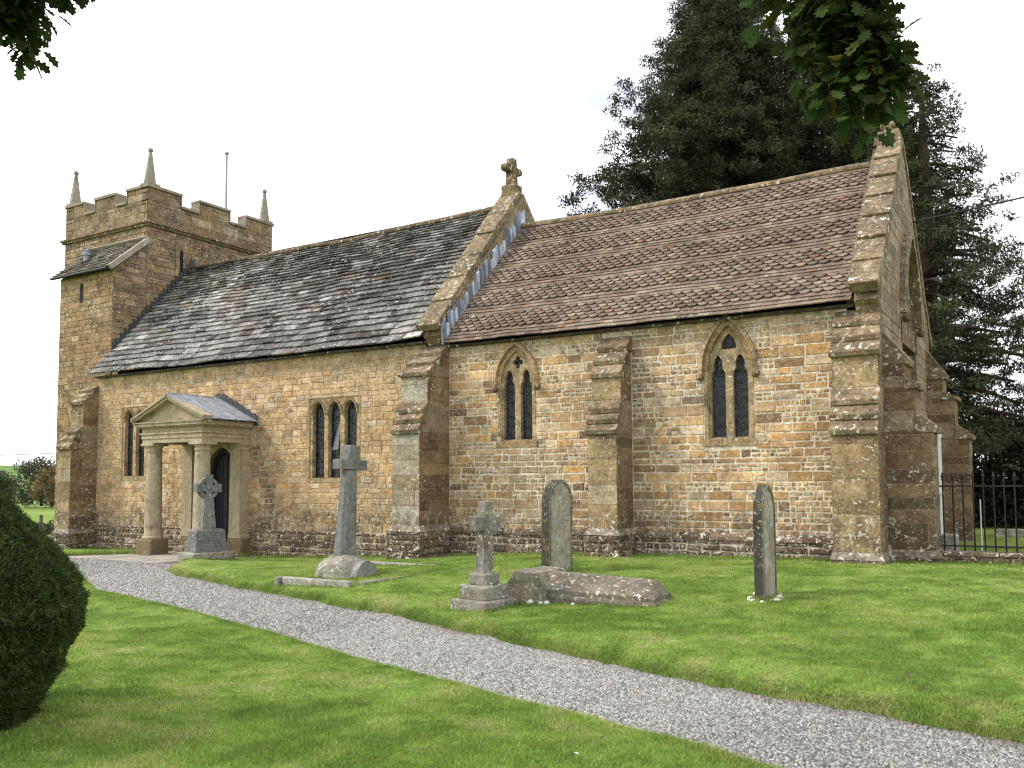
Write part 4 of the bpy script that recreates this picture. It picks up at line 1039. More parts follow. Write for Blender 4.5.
for x in colx:
    y = WY-.15; mb = MB(); mb.bevbox(x-.24, x+.24, y-.15, y+.15, PG-.1, PG+.40, .03, (.50, .45, .38), .008)
    q = mb.build('pilaster', M['porch'], porch, loc=(x, y, PG))
    mb = MB(); mb.loft([[Vector((x+sx*r_, y+sy*.14, PG+z)) for sx, sy in ((-1, -1), (1, -1), (1, 1), (-1, 1))] for r_, z in ((.21, .40), (.21, .46), (.18, .49), (.165, 2.42), (.19, 2.45), (.165, 2.48), (.17, 2.52), (.21, 2.56), (.215, 2.62))]); mb.build('shaft', M['porch'], q)
ez = PG+2.60; mb = MB()
def beam(mb, o, z0, z1, inn=.34):
    x0, x1, y0 = PXL-o, PXR+o, PY-o
    mb.box(x0, x1, y0, PY+inn, z0, z1, (1, 1, 1)); mb.box(x0, PXL+inn, PY+inn+.001, WY-.002, z0, z1, (1, 1, 1)); mb.box(PXR-inn, x1, PY+inn+.001, WY-.002, z0, z1, (1, 1, 1))
beam(mb, .0, ez, ez+.10); beam(mb, .02, ez+.10, ez+.20); beam(mb, .05, ez+.20, ez+.235); beam(mb, .01, ez+.235, ez+.35)
mb.box(PXL+.34, PXR-.34, PY+.34, WY-.01, ez+.3, ez+.36, (.6, .58, .52))
q = mb.build('entablature', M['porch'], porch)
mb = MB(); beam(mb, .08, ez+.35, ez+.38); beam(mb, .13, ez+.38, ez+.45); beam(mb, .16, ez+.45, ez+.475); q = mb.build('cornice', M['porch'], porch)
cz = ez+.475; cxp = (PXL+PXR)/2; hwp = (PXR-PXL)/2+.2; rz = cz+.50
mb = MB(); mb.slab(frS(0, PY+.03), [(cxp-hwp+.15, cz-.01), (cxp+hwp-.15, cz-.01), (cxp, rz-.06)], [], -.18, 0); q = mb.build('pediment', M['porch'], porch)
mb = MB()
for sg in (-1, 1):
    for o_, h0, h1 in ((.13, .0, .06), (.17, .06, .10), (-.02, -.06, 0)):
        e = Vector((cxp+sg*hwp, 0, cz)); a = Vector((cxp, 0, rz)); d = (a-e).normalized(); nn = Vector((-d.z, 0, d.x))*(1 if sg < 0 else -1)
        P = []
        for y in (PY-o_, PY+.10):
            P += [Vector((q_.x, y, q_.z)) for q_ in (e+nn*h0, a+nn*h0, a+nn*h1+Vector((0, 0, .0)), e+nn*h1)]
        mb.hexa(P if sg > 0 else P)
mb.build('raking_cornice', M['porch'], porch)
mb = MB()
for sg in (-1, 1):
    e = Vector((cxp+sg*(hwp+.05), 0, cz+.015)); a = Vector((cxp, 0, rz+.115)); d = (a-e).normalized(); Ls = (a-e).length; nn = Vector((-d.z, 0, d.x))*(1 if sg < 0 else -1)
    ys = [PY-.16, PY+.28, PY+.72, PY+1.16, WY]
    for k in range(4):
        kk = random.uniform(.8, 1.25); P = []
        for y in (ys[k]+.004, ys[k+1]-.004): P += [Vector((q_.x, y, q_.z)) for q_ in (e, a, a+nn*.02, e+nn*.02)]
        mb.hexa(P, (kk, kk, kk*1.02))
        if k:
            y = ys[k]; mb.tube([Vector((e.x, y, e.z))+nn*.025, Vector((a.x, y, a.z))+nn*.025], .022, 7, (.9, .9, .95))
mb.tube([(cxp, PY-.14, rz+.13), (cxp, WY-.01, rz+.13)], .03, 8); mb.build('lead_roof', M['lead_grey'], porch)
mb = MB()
for sg in (-1, 1):   # scalloped flashing on the wall above the porch roof
    e = Vector((cxp+sg*(hwp+.0), 0, cz-.04)); a = Vector((cxp, 0, rz+.08))
    for k in range(6):
        p = e+(a-e)*((k+.5)/6); pts_ = [(p.x-.14, p.z-.08), (p.x+.14, p.z-.08)]+[(p.x+.14*math.cos(t_), p.z+.09+.13*math.sin(t_)) for t_ in [math.pi*z/8 for z in range(9)]]
        mb.slab(frS(0, WY-.012-.003*k-(.02 if sg > 0 else 0)), pts_, [], -.01, .005)
o = mb.build('wall_flashing', M['lead_dark'], porch)
# downpipes
mb = MB(); mb.tube([(XE+.14, 20.0, 2.15), (XE+.14, 20.0, .0)], .095, 10); [mb.tube([(XE+.14, 20.0, z), (XE+.14, 20.0, z+.07)], .115, 10) for z in (.9, 2.05)]; o = mb.build('downpipe', M['white'], church); o['label'] = 'pale downpipe on the east wall'
# ------------------------------------------------------------------ things in the churchyard
def gz(x, y): return float(ground(np.array([x]), np.array([y]))[0])
# flagstones in front of the porch
mb = MB(); rows_ = [(12.05, 12.6), (12.6, 13.15)]
for y0, y1 in rows_:
    x = -19.3
    while x < -16.0:
        q = random.uniform(.5, .9); e = min(x+q, -15.8); mb.bevbox(x+.006, e-.006, y0+.006, y1-.006, PZ-.1, PZ+.022+random.uniform(-.004, .004), .008, gv(.8, 1.15, (1, .97, .93))); x = e+.001
for x0, x1 in ((-18.3, -17.2), (-17.2, -16.0)):
    mb.bevbox(x0+.006, x1-.006, 13.16, 13.9, PZ-.1, PZ+.03, .008); mb.bevbox(x0+.006, x1-.006, 13.91, WY-.01, PZ-.1, PZ+.035, .008, (.9, .9, .88))
o = mb.build('flagstones', M['flag']); tag(o, kind='structure')
mb = MB(); mb.bevbox(-.2, .2, -.14, .14, -.05, .20, .03, (.25, .22, .18), .012); o = mb.build('stone_block', M['stone_dark'], loc=(0, 0, 0)); o.location = (-17.25, 13.65, PZ+.03); rough(o, .01, 9, 2)
tag(o, 'small dark stone block standing in the porch between the columns', 'stone block')

def carve_lines(parent, fr, u0, u1, vtop, rows, dv, depth=.0015, h=.45):
    """worn, illegible lettering: rows of tiny cut strokes"""
    mb = MB(); v = vtop; mb.fbox(fr, u0-.005, u1+.005, vtop-rows*dv, vtop+.01, -.002, .0004, (1, 1, 1))
    for r_ in range(rows):
        ind = random.uniform(.0, .16)*(u1-u0); u = u0+ind; e = u1-ind
        while u < e:
            w_ = random.uniform(.3, .75)*dv*.8
            if random.random() > .16:
                k = random.random()
                if k < .5: mb.fbox(fr, u, u+w_*.22, v-dv*h, v, .0, depth, (.35, .35, .34))
                if k > .3: mb.fbox(fr, u, u+w_*.8, v-dv*h*.2, v, .0, depth, (.35, .35, .34))
                if k > .6: mb.fbox(fr, u+w_*.6, u+w_*.82, v-dv*h, v-dv*.1, .0, depth, (.35, .35, .34))
            u += w_*1.15
        v -= dv
    o = mb.build('inscription', M['head' if 'head' in M else 'grave'], parent); return o
M['engrave'] = plain('engraved_letters', (.085, .083, .075), .9)
# Celtic cross by the porch
def tform(o, loc, rz=0, rx=0, ry=0): o.location = loc; o.rotation_euler = (rx, ry, rz); return o
r0 = empty('celtic_cross', (0, 0, 0), 'grey Celtic ring cross on a tapered inscribed base, standing in front of the porch', 'gravestone')
mb = MB(); mb.bevbox(-.36, .36, -.48, .48, -.15, .20, .02, (.9, .9, .88)); q = mb.build('base_step', M['kerb'], r0); rough(q, .004, 10, 1)
mb = MB(); mb.loft([[Vector((sx*a, sy*b_, z)) for sx, sy in ((-1, -1), (1, -1), (1, 1), (-1, 1))] for a, b_, z in ((.235, .36, .20), (.195, .315, .63), (.17, .28, .66))]); q = mb.build('inscribed_block', M['grave'], r0); rough(q, .004, 10, 1)
fb = Fr((.235+.003, -.36, .22), (0, 1, 0), (-.093, 0, 1), (1, 0, .093)); carve_lines(q, fb, .07, .65, .38, 6, .055)
fs_ = Fr((-.23, -.36+.001, .22), (1, 0, 0), (0, .105, 1), (0, -1, .105)); carve_lines(q, fs_, .06, .41, .38, 6, .055)
mb = MB(); fE0 = frE(.085, 0)
mb.loft([[Vector((sx*a, sy*b_, z)) for sx, sy in ((-1, -1), (1, -1), (1, 1), (-1, 1))] for a, b_, z in ((.105, .155, .66), (.08, .10, 1.32))])
mb.build('shaft', M['grave'], r0)
mb = MB(); hz = 1.50; arm = .06; fl = .085; ex = .285
outl = []
for qd in range(4):
    a = qd*math.pi/2; c_, s_ = math.cos(a), math.sin(a)
    for u_, v_ in ((ex, -fl), (ex, fl), (.12, arm), (.07, .07), ):
        outl.append((u_*c_-v_*s_, hz+u_*s_+v_*c_))
mb.slab(fE0, outl, [], -.17, 0)
ring = [(.225*math.cos(t_), hz+.225*math.sin(t_)) for t_ in [2*math.pi*k/28 for k in range(28)]]; rin = [(.155*math.cos(t_), hz+.155*math.sin(t_)) for t_ in [2*math.pi*k/28 for k in range(28)]]
mb.slab(frE(.065, 0), ring, [rin], -.13, 0); q = mb.build('cross_head', M['grave'], r0)
mb = MB(); mb.lathe((0, 0, 0), [(.05, 0), (.045, .02), (.02, .03)], 12); bo = mb.build('boss', M['grave'], q); bo.rotation_euler = (0, R(90), 0); bo.location = (.083, 0, hz)
tform(r0, (-15.05, 12.50, gz(-15.05, 12.5)-.06), R(-14)); r0.scale = (.96, .96, 1.0)
# tall leaning cross on a boulder
r0 = empty('tall_cross', (0, 0, 0), 'tall grey tapering stone cross leaning slightly, rising from a rough rounded boulder beside the path', 'gravestone')
mb = MB(); K = 14; rg = []
for i in range(7):
    t_ = i/6; h = math.sin(t_*math.pi/2)*.42; rr = math.cos(t_*math.pi/2)**.55
    rg.append([Vector((max(rr, .1)*(.46 if math.cos(a) > 0 else .48)*math.cos(a), max(rr, .1)*.50*math.sin(a), -.12+h*1.15)) for a in [2*math.pi*k/K for k in range(K)]])
mb.loft(rg, (1.25, 1.25, 1.22)); q = mb.build('boulder_base', M['grave_l'], r0); rough(q, .035, 4, 2)
mb = MB(); dd = [(.42*math.cos(t_)*.62, .02+.27*math.sin(t_)) for t_ in [math.pi*k/12 for k in range(13)]]; mb.slab(frE(.45, .03), dd, [], -.12, 0, (1.4, 1.4, 1.38)); pl = mb.build('rounded_panel', M['grave'], q)
sh = MB(); th = .10
rings = []
for z, a, b_, o_ in ((.26, .112, .20, .0), (1.02, .10, .168, .03), (1.72, .088, .135, .065)):
    rings.append([Vector((sx*a, o_+sy*b_, z)) for sx, sy in ((-1, -.62), (-.55, -1), (.55, -1), (1, -.62), (1, .62), (.55, 1), (-.55, 1), (-1, .62))])
sh.loft(rings); q = sh.build('shaft', M['grave'], r0); rough(q, .004, 6, 1)
hd = MB(); yo = .08
for a, b_, c_, d_ in ((-.31, .31, 1.73, 1.89), (-.125, .125, 1.85, 2.12)):
    hd.bevbox(-.105, .105, yo+a, yo+b_, c_, d_, .012)
q = hd.build('cross_head', M['grave'], r0); rough(q, .004, 8, 1)
tform(r0, (-9.80, 10.85, gz(-9.8, 10.85)-.04), 0, R(-1.5), 0)
# grave kerb round that plot
r0 = empty('grave_kerb', (-9.6, 11, gz(-9.6, 11)), 'low pale stone kerbs edging the grave plot around the tall cross', 'grave kerb')
for x0, x1, y, h in ((-10.05, -8.72, 9.80, .09), (-10.6, -9.05, 12.35, .04)):
    mb = MB(); z = gz((x0+x1)/2, y); mb.bevbox(x0, x1, y-.055, y+.055, z-.1, z+h, .012); q = mb.build('kerbstone', M['kerb'], r0); rough(q, .006, 7, 2)
mb = MB(); mb.bevbox(-8.74, -8.64, 9.95, 12.2, gz(-8.7, 11)-.1, gz(-8.7, 11)+.016, .01, (.8, .78, .7)); q = mb.build('kerbstone', M['kerb'], r0); rough(q, .01, 6, 2)
mb = MB(); mb.bevbox(-10.16, -10.08, 9.70, 9.88, gz(-10.1, 9.7)-.1, gz(-10.1, 9.7)+.13, .012, (.75, .75, .72)); q = mb.build('kerb_post', M['kerb'], r0); rough(q, .006, 7, 2)
# small cross on three steps
r0 = empty('stepped_cross', (0, 0, 0), 'short weathered cross on three lichened square steps, beside the low coped tomb', 'gravestone')
z = 0
for k, (a, b_, h) in enumerate(((.31, .36, .15), (.225, .27, .18), (.14, .17, .15))):
    mb = MB(); mb.bevbox(-a, a, -b_, b_, z-(.1 if k == 0 else 0), z+h, .02, (1, 1, .98), .006); q = mb.build('step', M['grave_l'], r0); rough(q, .010, 8, 2); z += h
mb = MB(); mb.loft([[Vector((sx*a, sy*b_, zz)) for sx, sy in ((-1, -1), (1, -1), (1, 1), (-1, 1))] for a, b_, zz in ((.075, .11, z-.01), (.062, .092, z+.92))]); mb.bevbox(-.066, .066, -.27, .27, z+.54, z+.73, .01)
mb.loft([[Vector((-.02+.10*r_*math.cos(a), -.02+.10*r_*math.sin(a), z+h)) for a in [2*math.pi*k/8 for k in range(8)]] for r_, h in ((1.2, -.02), (1, .07), (.3, .12))]); q = mb.build('cross', M['grave_l'], r0); rough(q, .006, 10, 1)
tform(r0, (-5.97, 9.08, gz(-5.97, 9.08)-.03), R(-6), R(-.8), R(1.0)); r0.scale = (.88, .88, .93)
# coped tomb slab
r0 = empty('coped_tomb', (0, 0, 0), 'long low coped grave slab of dark pitted lichened stone lying in the grass', 'tomb')
mb = MB(); hw_ = .36
def sec(x, w_, zs, zt, wt): return [Vector((x, -w_, -.1)), Vector((x, -w_, zs)), Vector((x, -wt, zt)), Vector((x, wt, zt)), Vector((x, w_, zs)), Vector((x, w_, -.1))]
mb.loft([sec(-.96, .34, .12, .15, .24), sec(-.90, .35, .13, .32, .075), sec(.88, .33, .12, .285, .075), sec(.985, .32, .10, .12, .22)], (.8, .76, .7))
q = mb.build('slab', M['grave_l'], r0); rough(q, .004, 9, 3)
mb = MB()
for sg in (-1,):
    mb.loft([[Vector((x_, y_, z_)) for x_, z_ in ((-.93, -.1), (-.36, -.1), (-.36, .12), (-.50, .315), (-.80, .325), (-.93, .12))] for y_ in (-.42, .38)], (.8, .76, .7))
q = mb.build('cross_arm', M['grave_l'], r0); rough(q, .004, 9, 3)
mb = MB(); mb.bevbox(-.95, 1.02, -.385, .36, -.12, .07, .02, (.7, .66, .58)); q = mb.build('plinth', M['grave_l'], r0); rough(q, .014, 7, 3)
tform(r0, (-5.02, 9.95, gz(-5.0, 9.95)+.0), R(3), R(0), R(1.2))
# pointed headstones facing east
def headstone(name, w_, t_, h, rise, loc, rz, label, tilt=0, ms='grave', black=True):
    r0 = empty(name, (0, 0, 0), label, 'headstone')
    fr_ = frE(t_/2, 0); o_ = arch(0, w_/2, -.15, h-rise, rise, 10)
    mb = MB(); mb.slab(fr_, o_, [], -t_, -.012, (.22, .215, .21))
    ol = arch(0, w_/2, -.15, h-rise, rise, 10); il = arch(0, w_/2-.035, .0, h-rise, rise-.045, 10)
    mb.slab(fr_, ol, [il], -.012, 0, (.55, .53, .5)); mb.slab(fr_, il, [], -.012, -.0105, (1.15, 1.12, 1.08))
    q = mb.build('stone', M[ms], r0); bv = q.modifiers.new('b', 'BEVEL'); bv.width = .006; bv.limit_method = 'ANGLE'
    carve_lines(q, Fr((t_/2-.012, 0, 0), (0, 1, 0), (0, 0, 1), (1, 0, 0)), -w_*.36, w_*.36, h-rise+.02, 9, .058, .0012)
    tform(r0, loc, rz, tilt, 0); return r0
M['head'] = stone_mat('pointed_headstone', (.33, .32, .275), lichen=.45, grime=.45, vary=.3, streak=.5, gcol=(.055, .05, .045), yellow=.75)
headstone('pointed_headstone', .62, .15, 1.43, .34, (-6.50, 11.9, gz(-6.5, 11.9)-.03), R(-5), 'broad pointed headstone with dark edges behind the coped tomb', R(-1), 'head')
h2 = headstone('narrow_headstone', .54, .115, 1.34, .34, (-3.0, 10.62, gz(-3, 10.62)-.02), 0, 'slim grey pointed headstone seen nearly edge-on, with white pebbles at its foot', 0, 'head')
sc_ = []
for k in range(34):
    a = random.uniform(0, 6.28); rr = random.uniform(0, .06)
    x = -3.0+(.09+rr)*math.cos(a)*1.4; y = 10.62+(.30+rr)*math.sin(a)
    sc_.append((x, y))
mb = MB()
for x, y in sc_:
    s_ = random.uniform(.012, .03); mb.lathe((x, y, gz(x, y)-.004), [(s_*.7, 0), (s_, s_*.5), (s_*.7, s_), (.002, s_*1.15)], 7, (1.2, 1.2, 1.15))
tag(mb.build('white_pebbles', plain('white_stones', (.55, .54, .5), .8, 0, .2)), 'white pebbles heaped round the foot of the slim headstone', 'pebbles', kind='stuff')
for k, (x, y) in enumerate(((-5.55, 9.47), (-5.40, 9.46), (-5.33, 9.49), (-4.98, 9.50))):
    mb = MB(); s_ = (.05, .035, .045, .03)[k]; mb.lathe((0, 0, 0), [(s_*.8, -.01), (s_, s_*.4), (s_*.6, s_*.8), (.003, s_)], 8); o = mb.build('loose_stone', plain('pale_stone', (.5, .49, .45), .8), loc=(0, 0, 0)); o.location = (x, y, gz(x, y)); rough(o, .006, 20, 1)
    tag(o, 'small white stone in the grass at the foot of the coped tomb', 'stone', 'white stones along the coped tomb')
# low wall and iron railings east of the chancel -----------------------
FX0, FX1, FY = -1.56, 5.5, 14.95
mb = MB(); mb.box(FX0-.05, FX1, FY-.16, FY+.16, -.25, .08, (.3, .25, .18)); wallstones(mb, frS(0, FY-.16), FX0-.05, FX1, -.2, .08, 'plinth')
x = FX0-.05
while x < FX1: q = random.uniform(.5, .9); mb.bevbox(x+.005, x+q-.005, FY-.19, FY+.17, .078, .135, .015, pick('plinth'), .004); x += q
o = mb.build('low_wall', M['stone_dark']); tag(o, 'low lichened stone wall carrying the black railings beyond the chancel corner', 'wall')
def railings(x0, x1, y0, y1, z0, n, label, hh=1.13):
    r0 = empty('iron_railings', (x0, y0, z0), label, 'railings')
    a, b_ = Vector((x0, y0, z0)), Vector((x1, y1, z0)); d = (b_-a).normalized(); pp = Vector((-d.y, d.x, 0))
    for z in (.07, hh-.17):
        mb = MB(); mb.hexa([q_+pp*s_+Vector((0, 0, zz)) for zz in (z, z+.022) for q_, s_ in ((a, -.02), (b_, -.02), (b_, .02), (a, .02))]); mb.build('rail', M['iron'], r0)
    for i in range(n):
        p = a+(b_-a)*(i+.35)/n; mb = MB(); mb.tube([p, p+Vector((0, 0, hh-.06))], .0125, 6)
        mb.lathe(p+Vector((0, 0, hh-.07)), [(.009, 0), (.02, .015), (.012, .03), (.024, .055), (.012, .10), (.002, .13)], 6); mb.build('bar', M['iron'], r0)
railings(FX0, FX1, FY, FY, .13, 52, 'black spear-topped iron railings on the low stone wall')
railings(-.45, 5.5, 18.6, 18.6, .06, 40, 'second black iron railing farther back in the shade of the yews', 1.15)
mb = MB(); mb.tube([(-1.10, 16.2, -.1), (-1.10, 16.2, .88)], .010, 7); o = mb.build('white_stake', M['white']); tag(o, 'thin white stake standing behind the iron railings', 'stake')
mb = MB(); mb.bevbox(-1.70, -1.46, 16.3, 16.62, -.1, .30, .02); o = mb.build('small_headstone', M['kerb']); rough(o, .006, 7, 1); tag(o, 'short pale grey gravestone between the railings and the far buttress', 'gravestone')
mb = MB(); mb.box(-1.2, 8, 21.8, 22.1, -.1, .13, (.5, .45, .38)); o = mb.build('edging_kerb', M['stone_dark']); tag(o, 'low stone edging at the foot of the dark yews', 'kerb')
# flagpole, overhead cables
mb = MB(); mb.tube([(-22.65, 19.35, 9.2), (-22.65, 19.35, 11.85)], .032, 8); mb.lathe((-22.65, 19.35, 11.85), [(.03, 0), (.075, .02), (.075, .06), (.03, .08)], 10); o = mb.build('flagpole', plain('grey_pole', (.30, .31, .34), .5)); tag(o, 'thin grey flagpole standing on the tower roof', 'flagpole')
def cable(p, q_, sag, r_, name, label):
    pts_ = [Vector(p).lerp(Vector(q_), t_)+Vector((0, 0, -sag*4*t_*(1-t_))) for t_ in [k/24 for k in range(25)]]; mb = MB(); mb.tube(pts_, r_, 5); o = mb.build(name, M['iron']); tag(o, label, 'cable')
cable((XE+.05, 18.3, 6.12), (14, 36, 14.2), .5, .018, 'overhead_cable', 'black overhead cable leaving the east gable of the church')
cable((-110, 40, 3.6), (-24, 58, 5.2), .25, .03, 'power_line', 'thin power line crossing the sky left of the tower')
# clipped yew bush
BC = (-6.5, 3.08); BZ = gz(*BC)
prof = [(-.05, .66), (.1, .72), (.3, .82), (.5, .91), (.68, .96), (.80, .96), (1.0, .89), (1.2, .72), (1.42, .53), (1.62, .35), (1.78, .18), (1.86, .04)]
def prof_r(z): return np.interp(z, [p[0] for p in prof], [p[1] for p in prof])
root = empty('clipped_bush', (BC[0], BC[1], BZ), 'large dark clipped yew bush with a conical top at the left edge of the lawn', 'bush')
mb = MB(); mb.loft([[Vector((BC[0]+r_*.93*math.cos(a), BC[1]+r_*.93*math.sin(a), BZ+z)) for a in [2*math.pi*k/28 for k in range(28)]] for z, r_ in prof], (.25, .25, .22)); mb.build('inner_twigs', M['bark'], root, True)
n = 260000; zz = rng.uniform(-.03, 1.85, n); keep = rng.uniform(0, 1.16, n) < prof_r(zz)+.05; zz = zz[keep]; n = len(zz); aa_ = rng.uniform(0, 6.2832, n)
lump = (fbm(aa_*5, zz*6, 91)-.5)*.10+(fbm(aa_*16, zz*16, 93, 3)-.5)*.09
rr = prof_r(zz)+lump-np.abs(rng.normal(0, .022, n))
dz_ = (prof_r(zz+.02)-prof_r(zz-.02))/.04; nl = np.sqrt(1+dz_**2); Nn = np.stack([np.cos(aa_)/nl, np.sin(aa_)/nl, -dz_/nl], 1)
C0 = np.stack([BC[0]+rr*np.cos(aa_), BC[1]+rr*np.sin(aa_), BZ+zz], 1)-np.array([BC[0], BC[1], BZ])
def needles(C0, dirs, ln, wd, jitter=.6):
    n = len(C0); d = dirs+rng.normal(0, jitter, (n, 3)); d /= np.linalg.norm(d, axis=1, keepdims=True)
    s = np.cross(d, rng.normal(0, 1, (n, 3))); s /= np.linalg.norm(s, axis=1, keepdims=True)
    a = C0-s*wd[:, None]*.5; b_ = C0+s*wd[:, None]*.5; t_ = C0+d*ln[:, None]
    return np.stack([a, b_, t_], 1).reshape(-1, 3)
Vb = needles(C0, Nn, rng.uniform(.014, .038, n), rng.uniform(.005, .010, n), .8)
tn = rng.uniform(.45, 1.9, n)*(.6+.8*fbm(aa_*10, zz*10, 95)); cb = np.repeat(tn[:, None]*np.array([1, 1, 1]), 3, 0)
np_mesh('foliage', Vb, np.arange(len(Vb)), 3, M['bush'], cb, root)

# trees ------------------------------------------------------------------
def tree(name, label, cat, base, trunk, limbs, clumps, leaf, mat_, group=None):
    """trunk: list (offset, radius); limbs: list of point lists; clumps: array (x,y,z,r); leaf=(n per m3-ish, length, width)"""
    r0 = empty(name, base, label, cat, group); B = Vector(base)
    mb = MB(); mb.tube([B+Vector(o_) for o_, _ in trunk], [q for _, q in trunk], 9); mb.build('trunk', M['bark'], r0, True)
    if limbs:
        mb = MB()
        for l_ in limbs: l_ = l_[:-2] if len(l_) > 4 else l_; mb.tube([B+Vector(p) for p, _ in l_], [q for _, q in l_], 5)
        mb.build('limbs', M['bark'], r0)
    cl = np.array(clumps); cnt = np.maximum(8, (leaf[0]*cl[:, 3]**2).astype(int)); idx_ = np.repeat(np.arange(len(cl)), cnt); n = len(idx_)
    d = rng.normal(0, 1, (n, 3)); d /= np.linalg.norm(d, axis=1, keepdims=True); rad = rng.uniform(0, 1, n)**.55
    P_ = cl[idx_, :3]+d*(rad*cl[idx_, 3])[:, None]*np.array([1, 1, leaf[3]])
    dr = d*.8+np.array([0, 0, leaf[4]])
    Vn = needles(P_, dr*.55, rng.uniform(.6, 1.3, n)*leaf[1], rng.uniform(.7, 1.3, n)*leaf[2], .7)
    tone = (rng.uniform(.55, 1.6, len(cl))[idx_]*rng.uniform(.6, 1.5, n))[:, None]*np.array([1, 1, 1])
    np_mesh('foliage', Vn, np.arange(len(Vn)), 3, mat_, np.repeat(tone, 3, 0), r0); return r0
def conifer(base, H, rfun, nl, z0, side=None, droop=.25, rmin=.3, seed=1, gap=0.0):
    rr_ = random.Random(seed); limbs = []; cl = []
    for i in range(nl):
        t_ = (i+rr_.random())/nl; z = z0+(H-z0)*t_**.95; a = rr_.uniform(0, 6.283); ml = rfun(z, a)*rr_.uniform(.72, 1.08)
        if ml < .15: ml = .15
        up_ = rr_.uniform(.05, .35); pts_ = []
        for k in range(6):
            s_ = k/5; pts_.append((Vector((math.cos(a)*ml*s_, math.sin(a)*ml*s_, z+ml*(up_*s_-droop*s_*s_*1.6))), max(.012, .07*(1-s_)*(ml/4)+.012)))
        limbs.append(pts_)
        nc = max(3, int(ml*5.0))
        for k in range(nc):
            s_ = .28+.72*(k+rr_.random()*.7)/nc
            if rr_.random() < gap: continue
            p = Vector((math.cos(a)*ml*s_, math.sin(a)*ml*s_, z+ml*(up_*s_-droop*s_*s_*1.6))); r_ = rr_.uniform(.20, .42)*(1.15-.35*s_)
            lt = rr_.uniform(-1, 1)*(.25+.85*s_*(1.25-s_))*(.5+ml*.18); q_ = Vector((-math.sin(a)*lt, math.cos(a)*lt, rr_.uniform(-.45, .40)-.25*abs(lt)))
            cl.append((*(p+q_), max(.16, r_)))
    return limbs, cl
# great dark yew behind the chancel
b0_ = (-8.9, 28.0, -.1)
def r1(z, a): return float(np.interp(z, [3, 8, 10.3, 11.8, 13.6, 15.5, 17.4, 19.6], [5.5, 6.0, 5.8, 4.9, 4.0, 2.6, 1.4, .4]))*(.92+.16*math.sin(3*a+1))
lm, cl = conifer(b0_, 19.4, r1, 430, 3.0, seed=5, droop=.20, gap=.08)
lm2 = [(( Vector((o_x*s_, o_y*s_, 2+s_*15)), .28*(1-s_)+.05)) for o_x, o_y in ((0, 0),) for s_ in (0, 1)]
tree('yew_tree', 'great dark yew rising behind the chancel roof, left of the east gable', 'tree', b0_, [((0, 0, -.3), .6), ((.1, 0, 4), .5), ((.3, 0, 10), .32), ((.2, 0, 16), .16), ((.2, 0, 19), .04)], lm+[[(Vector((.3, 0, 3)), .3), (Vector((1.6, .3, 9)), .2), (Vector((2.2, .3, 15.5)), .07)], [(Vector((-.3, 0, 3)), .3), (Vector((-1.5, -.3, 8)), .2), (Vector((-1.6, -.5, 14)), .06)]], cl, (1050, .12, .045, .6, -.3), M['yew'])
b0_ = (-2.9, 25.0, -.05)
def r2(z, a):
    k = float(np.interp(z, [1.5, 3.0, 5, 7, 9, 10.5, 12.2], [2.8, 3.9, 4.0, 3.1, 2.2, 1.6, .5])); return k*(1.0 if math.cos(a) > -.2 else .8)
lm, cl = conifer(b0_, 11.9, r2, 150, 2.4, seed=9, droop=.34, gap=.30)
tree('yew_tree', 'second yew with drooping feathery boughs, to the right of the east gable', 'tree', b0_, [((0, 0, -.3), .45), ((.1, 0, 4), .34), ((.2, 0, 8), .2), ((.2, 0, 11.6), .04)], lm, cl, (820, .12, .038, .45, -.6), M['yew'])
# third, lower yew filling in between the two
b0_ = (-6.3, 31.0, -.05)
def r3(z, a): return float(np.interp(z, [2, 6, 10, 13, 16.4], [3.9, 4.2, 4.0, 3.4, 1.2]))
lm, cl = conifer(b0_, 16.4, r3, 210, 3, seed=12, droop=.25, gap=.12)
tree('yew_tree', 'lower yew standing between and behind the other two', 'tree', b0_, [((0, 0, -.3), .4), ((.1, 0, 6), .3), ((0, 0, 13), .05)], lm, cl, (900, .13, .05, .6, -.3), M['yew'])
def blob_tree(name, label, cat, base, H, rad, seed, mat_, nclump, leaf, low=.25, group=None):
    rr_ = random.Random(seed); cl = []; limbs = []
    for i in range(nclump):
        a = rr_.uniform(0, 6.283); t_ = rr_.random(); z = H*(low+(1-low)*t_); k = math.sqrt(max(.05, 1-((t_-.4)/.62)**2)); r_ = rad*k*rr_.uniform(.45, 1)
        cl.append((math.cos(a)*r_, math.sin(a)*r_, z, rad*rr_.uniform(.16, .30)))
        if i % 4 == 0: limbs.append([(Vector((0, 0, H*.2)), .02*H*.5), (Vector((math.cos(a)*r_*.5, math.sin(a)*r_*.5, z*.7)), .012*H*.4), (Vector((math.cos(a)*r_*.9, math.sin(a)*r_*.9, z)), .004*H)])
    return tree(name, label, cat, base, [((0, 0, -.5), .035*H), ((.0, 0, H*.4), .025*H), ((0, 0, H*.8), .008*H)], limbs, cl, leaf, mat_, group)
for k, (x, y, H, rd, lb) in enumerate(((1.0, 27, 3.0, 2.4, 'dark round shrub behind the far railings, nearest the yew trunk'), (4.0, 29, 4.4, 3.0, 'taller dark shrub behind the far railings at the right edge'), (-1.6, 27.5, 2.6, 2.2, 'dark shrub half hidden behind the far buttress'))):
    blob_tree('dark_shrub', lb, 'shrub', (x, y, 0), H, rd, 30+k, M['yew'], 200, (420, .16, .08, 1, 0), .0, 'dark shrubs beyond the railings')
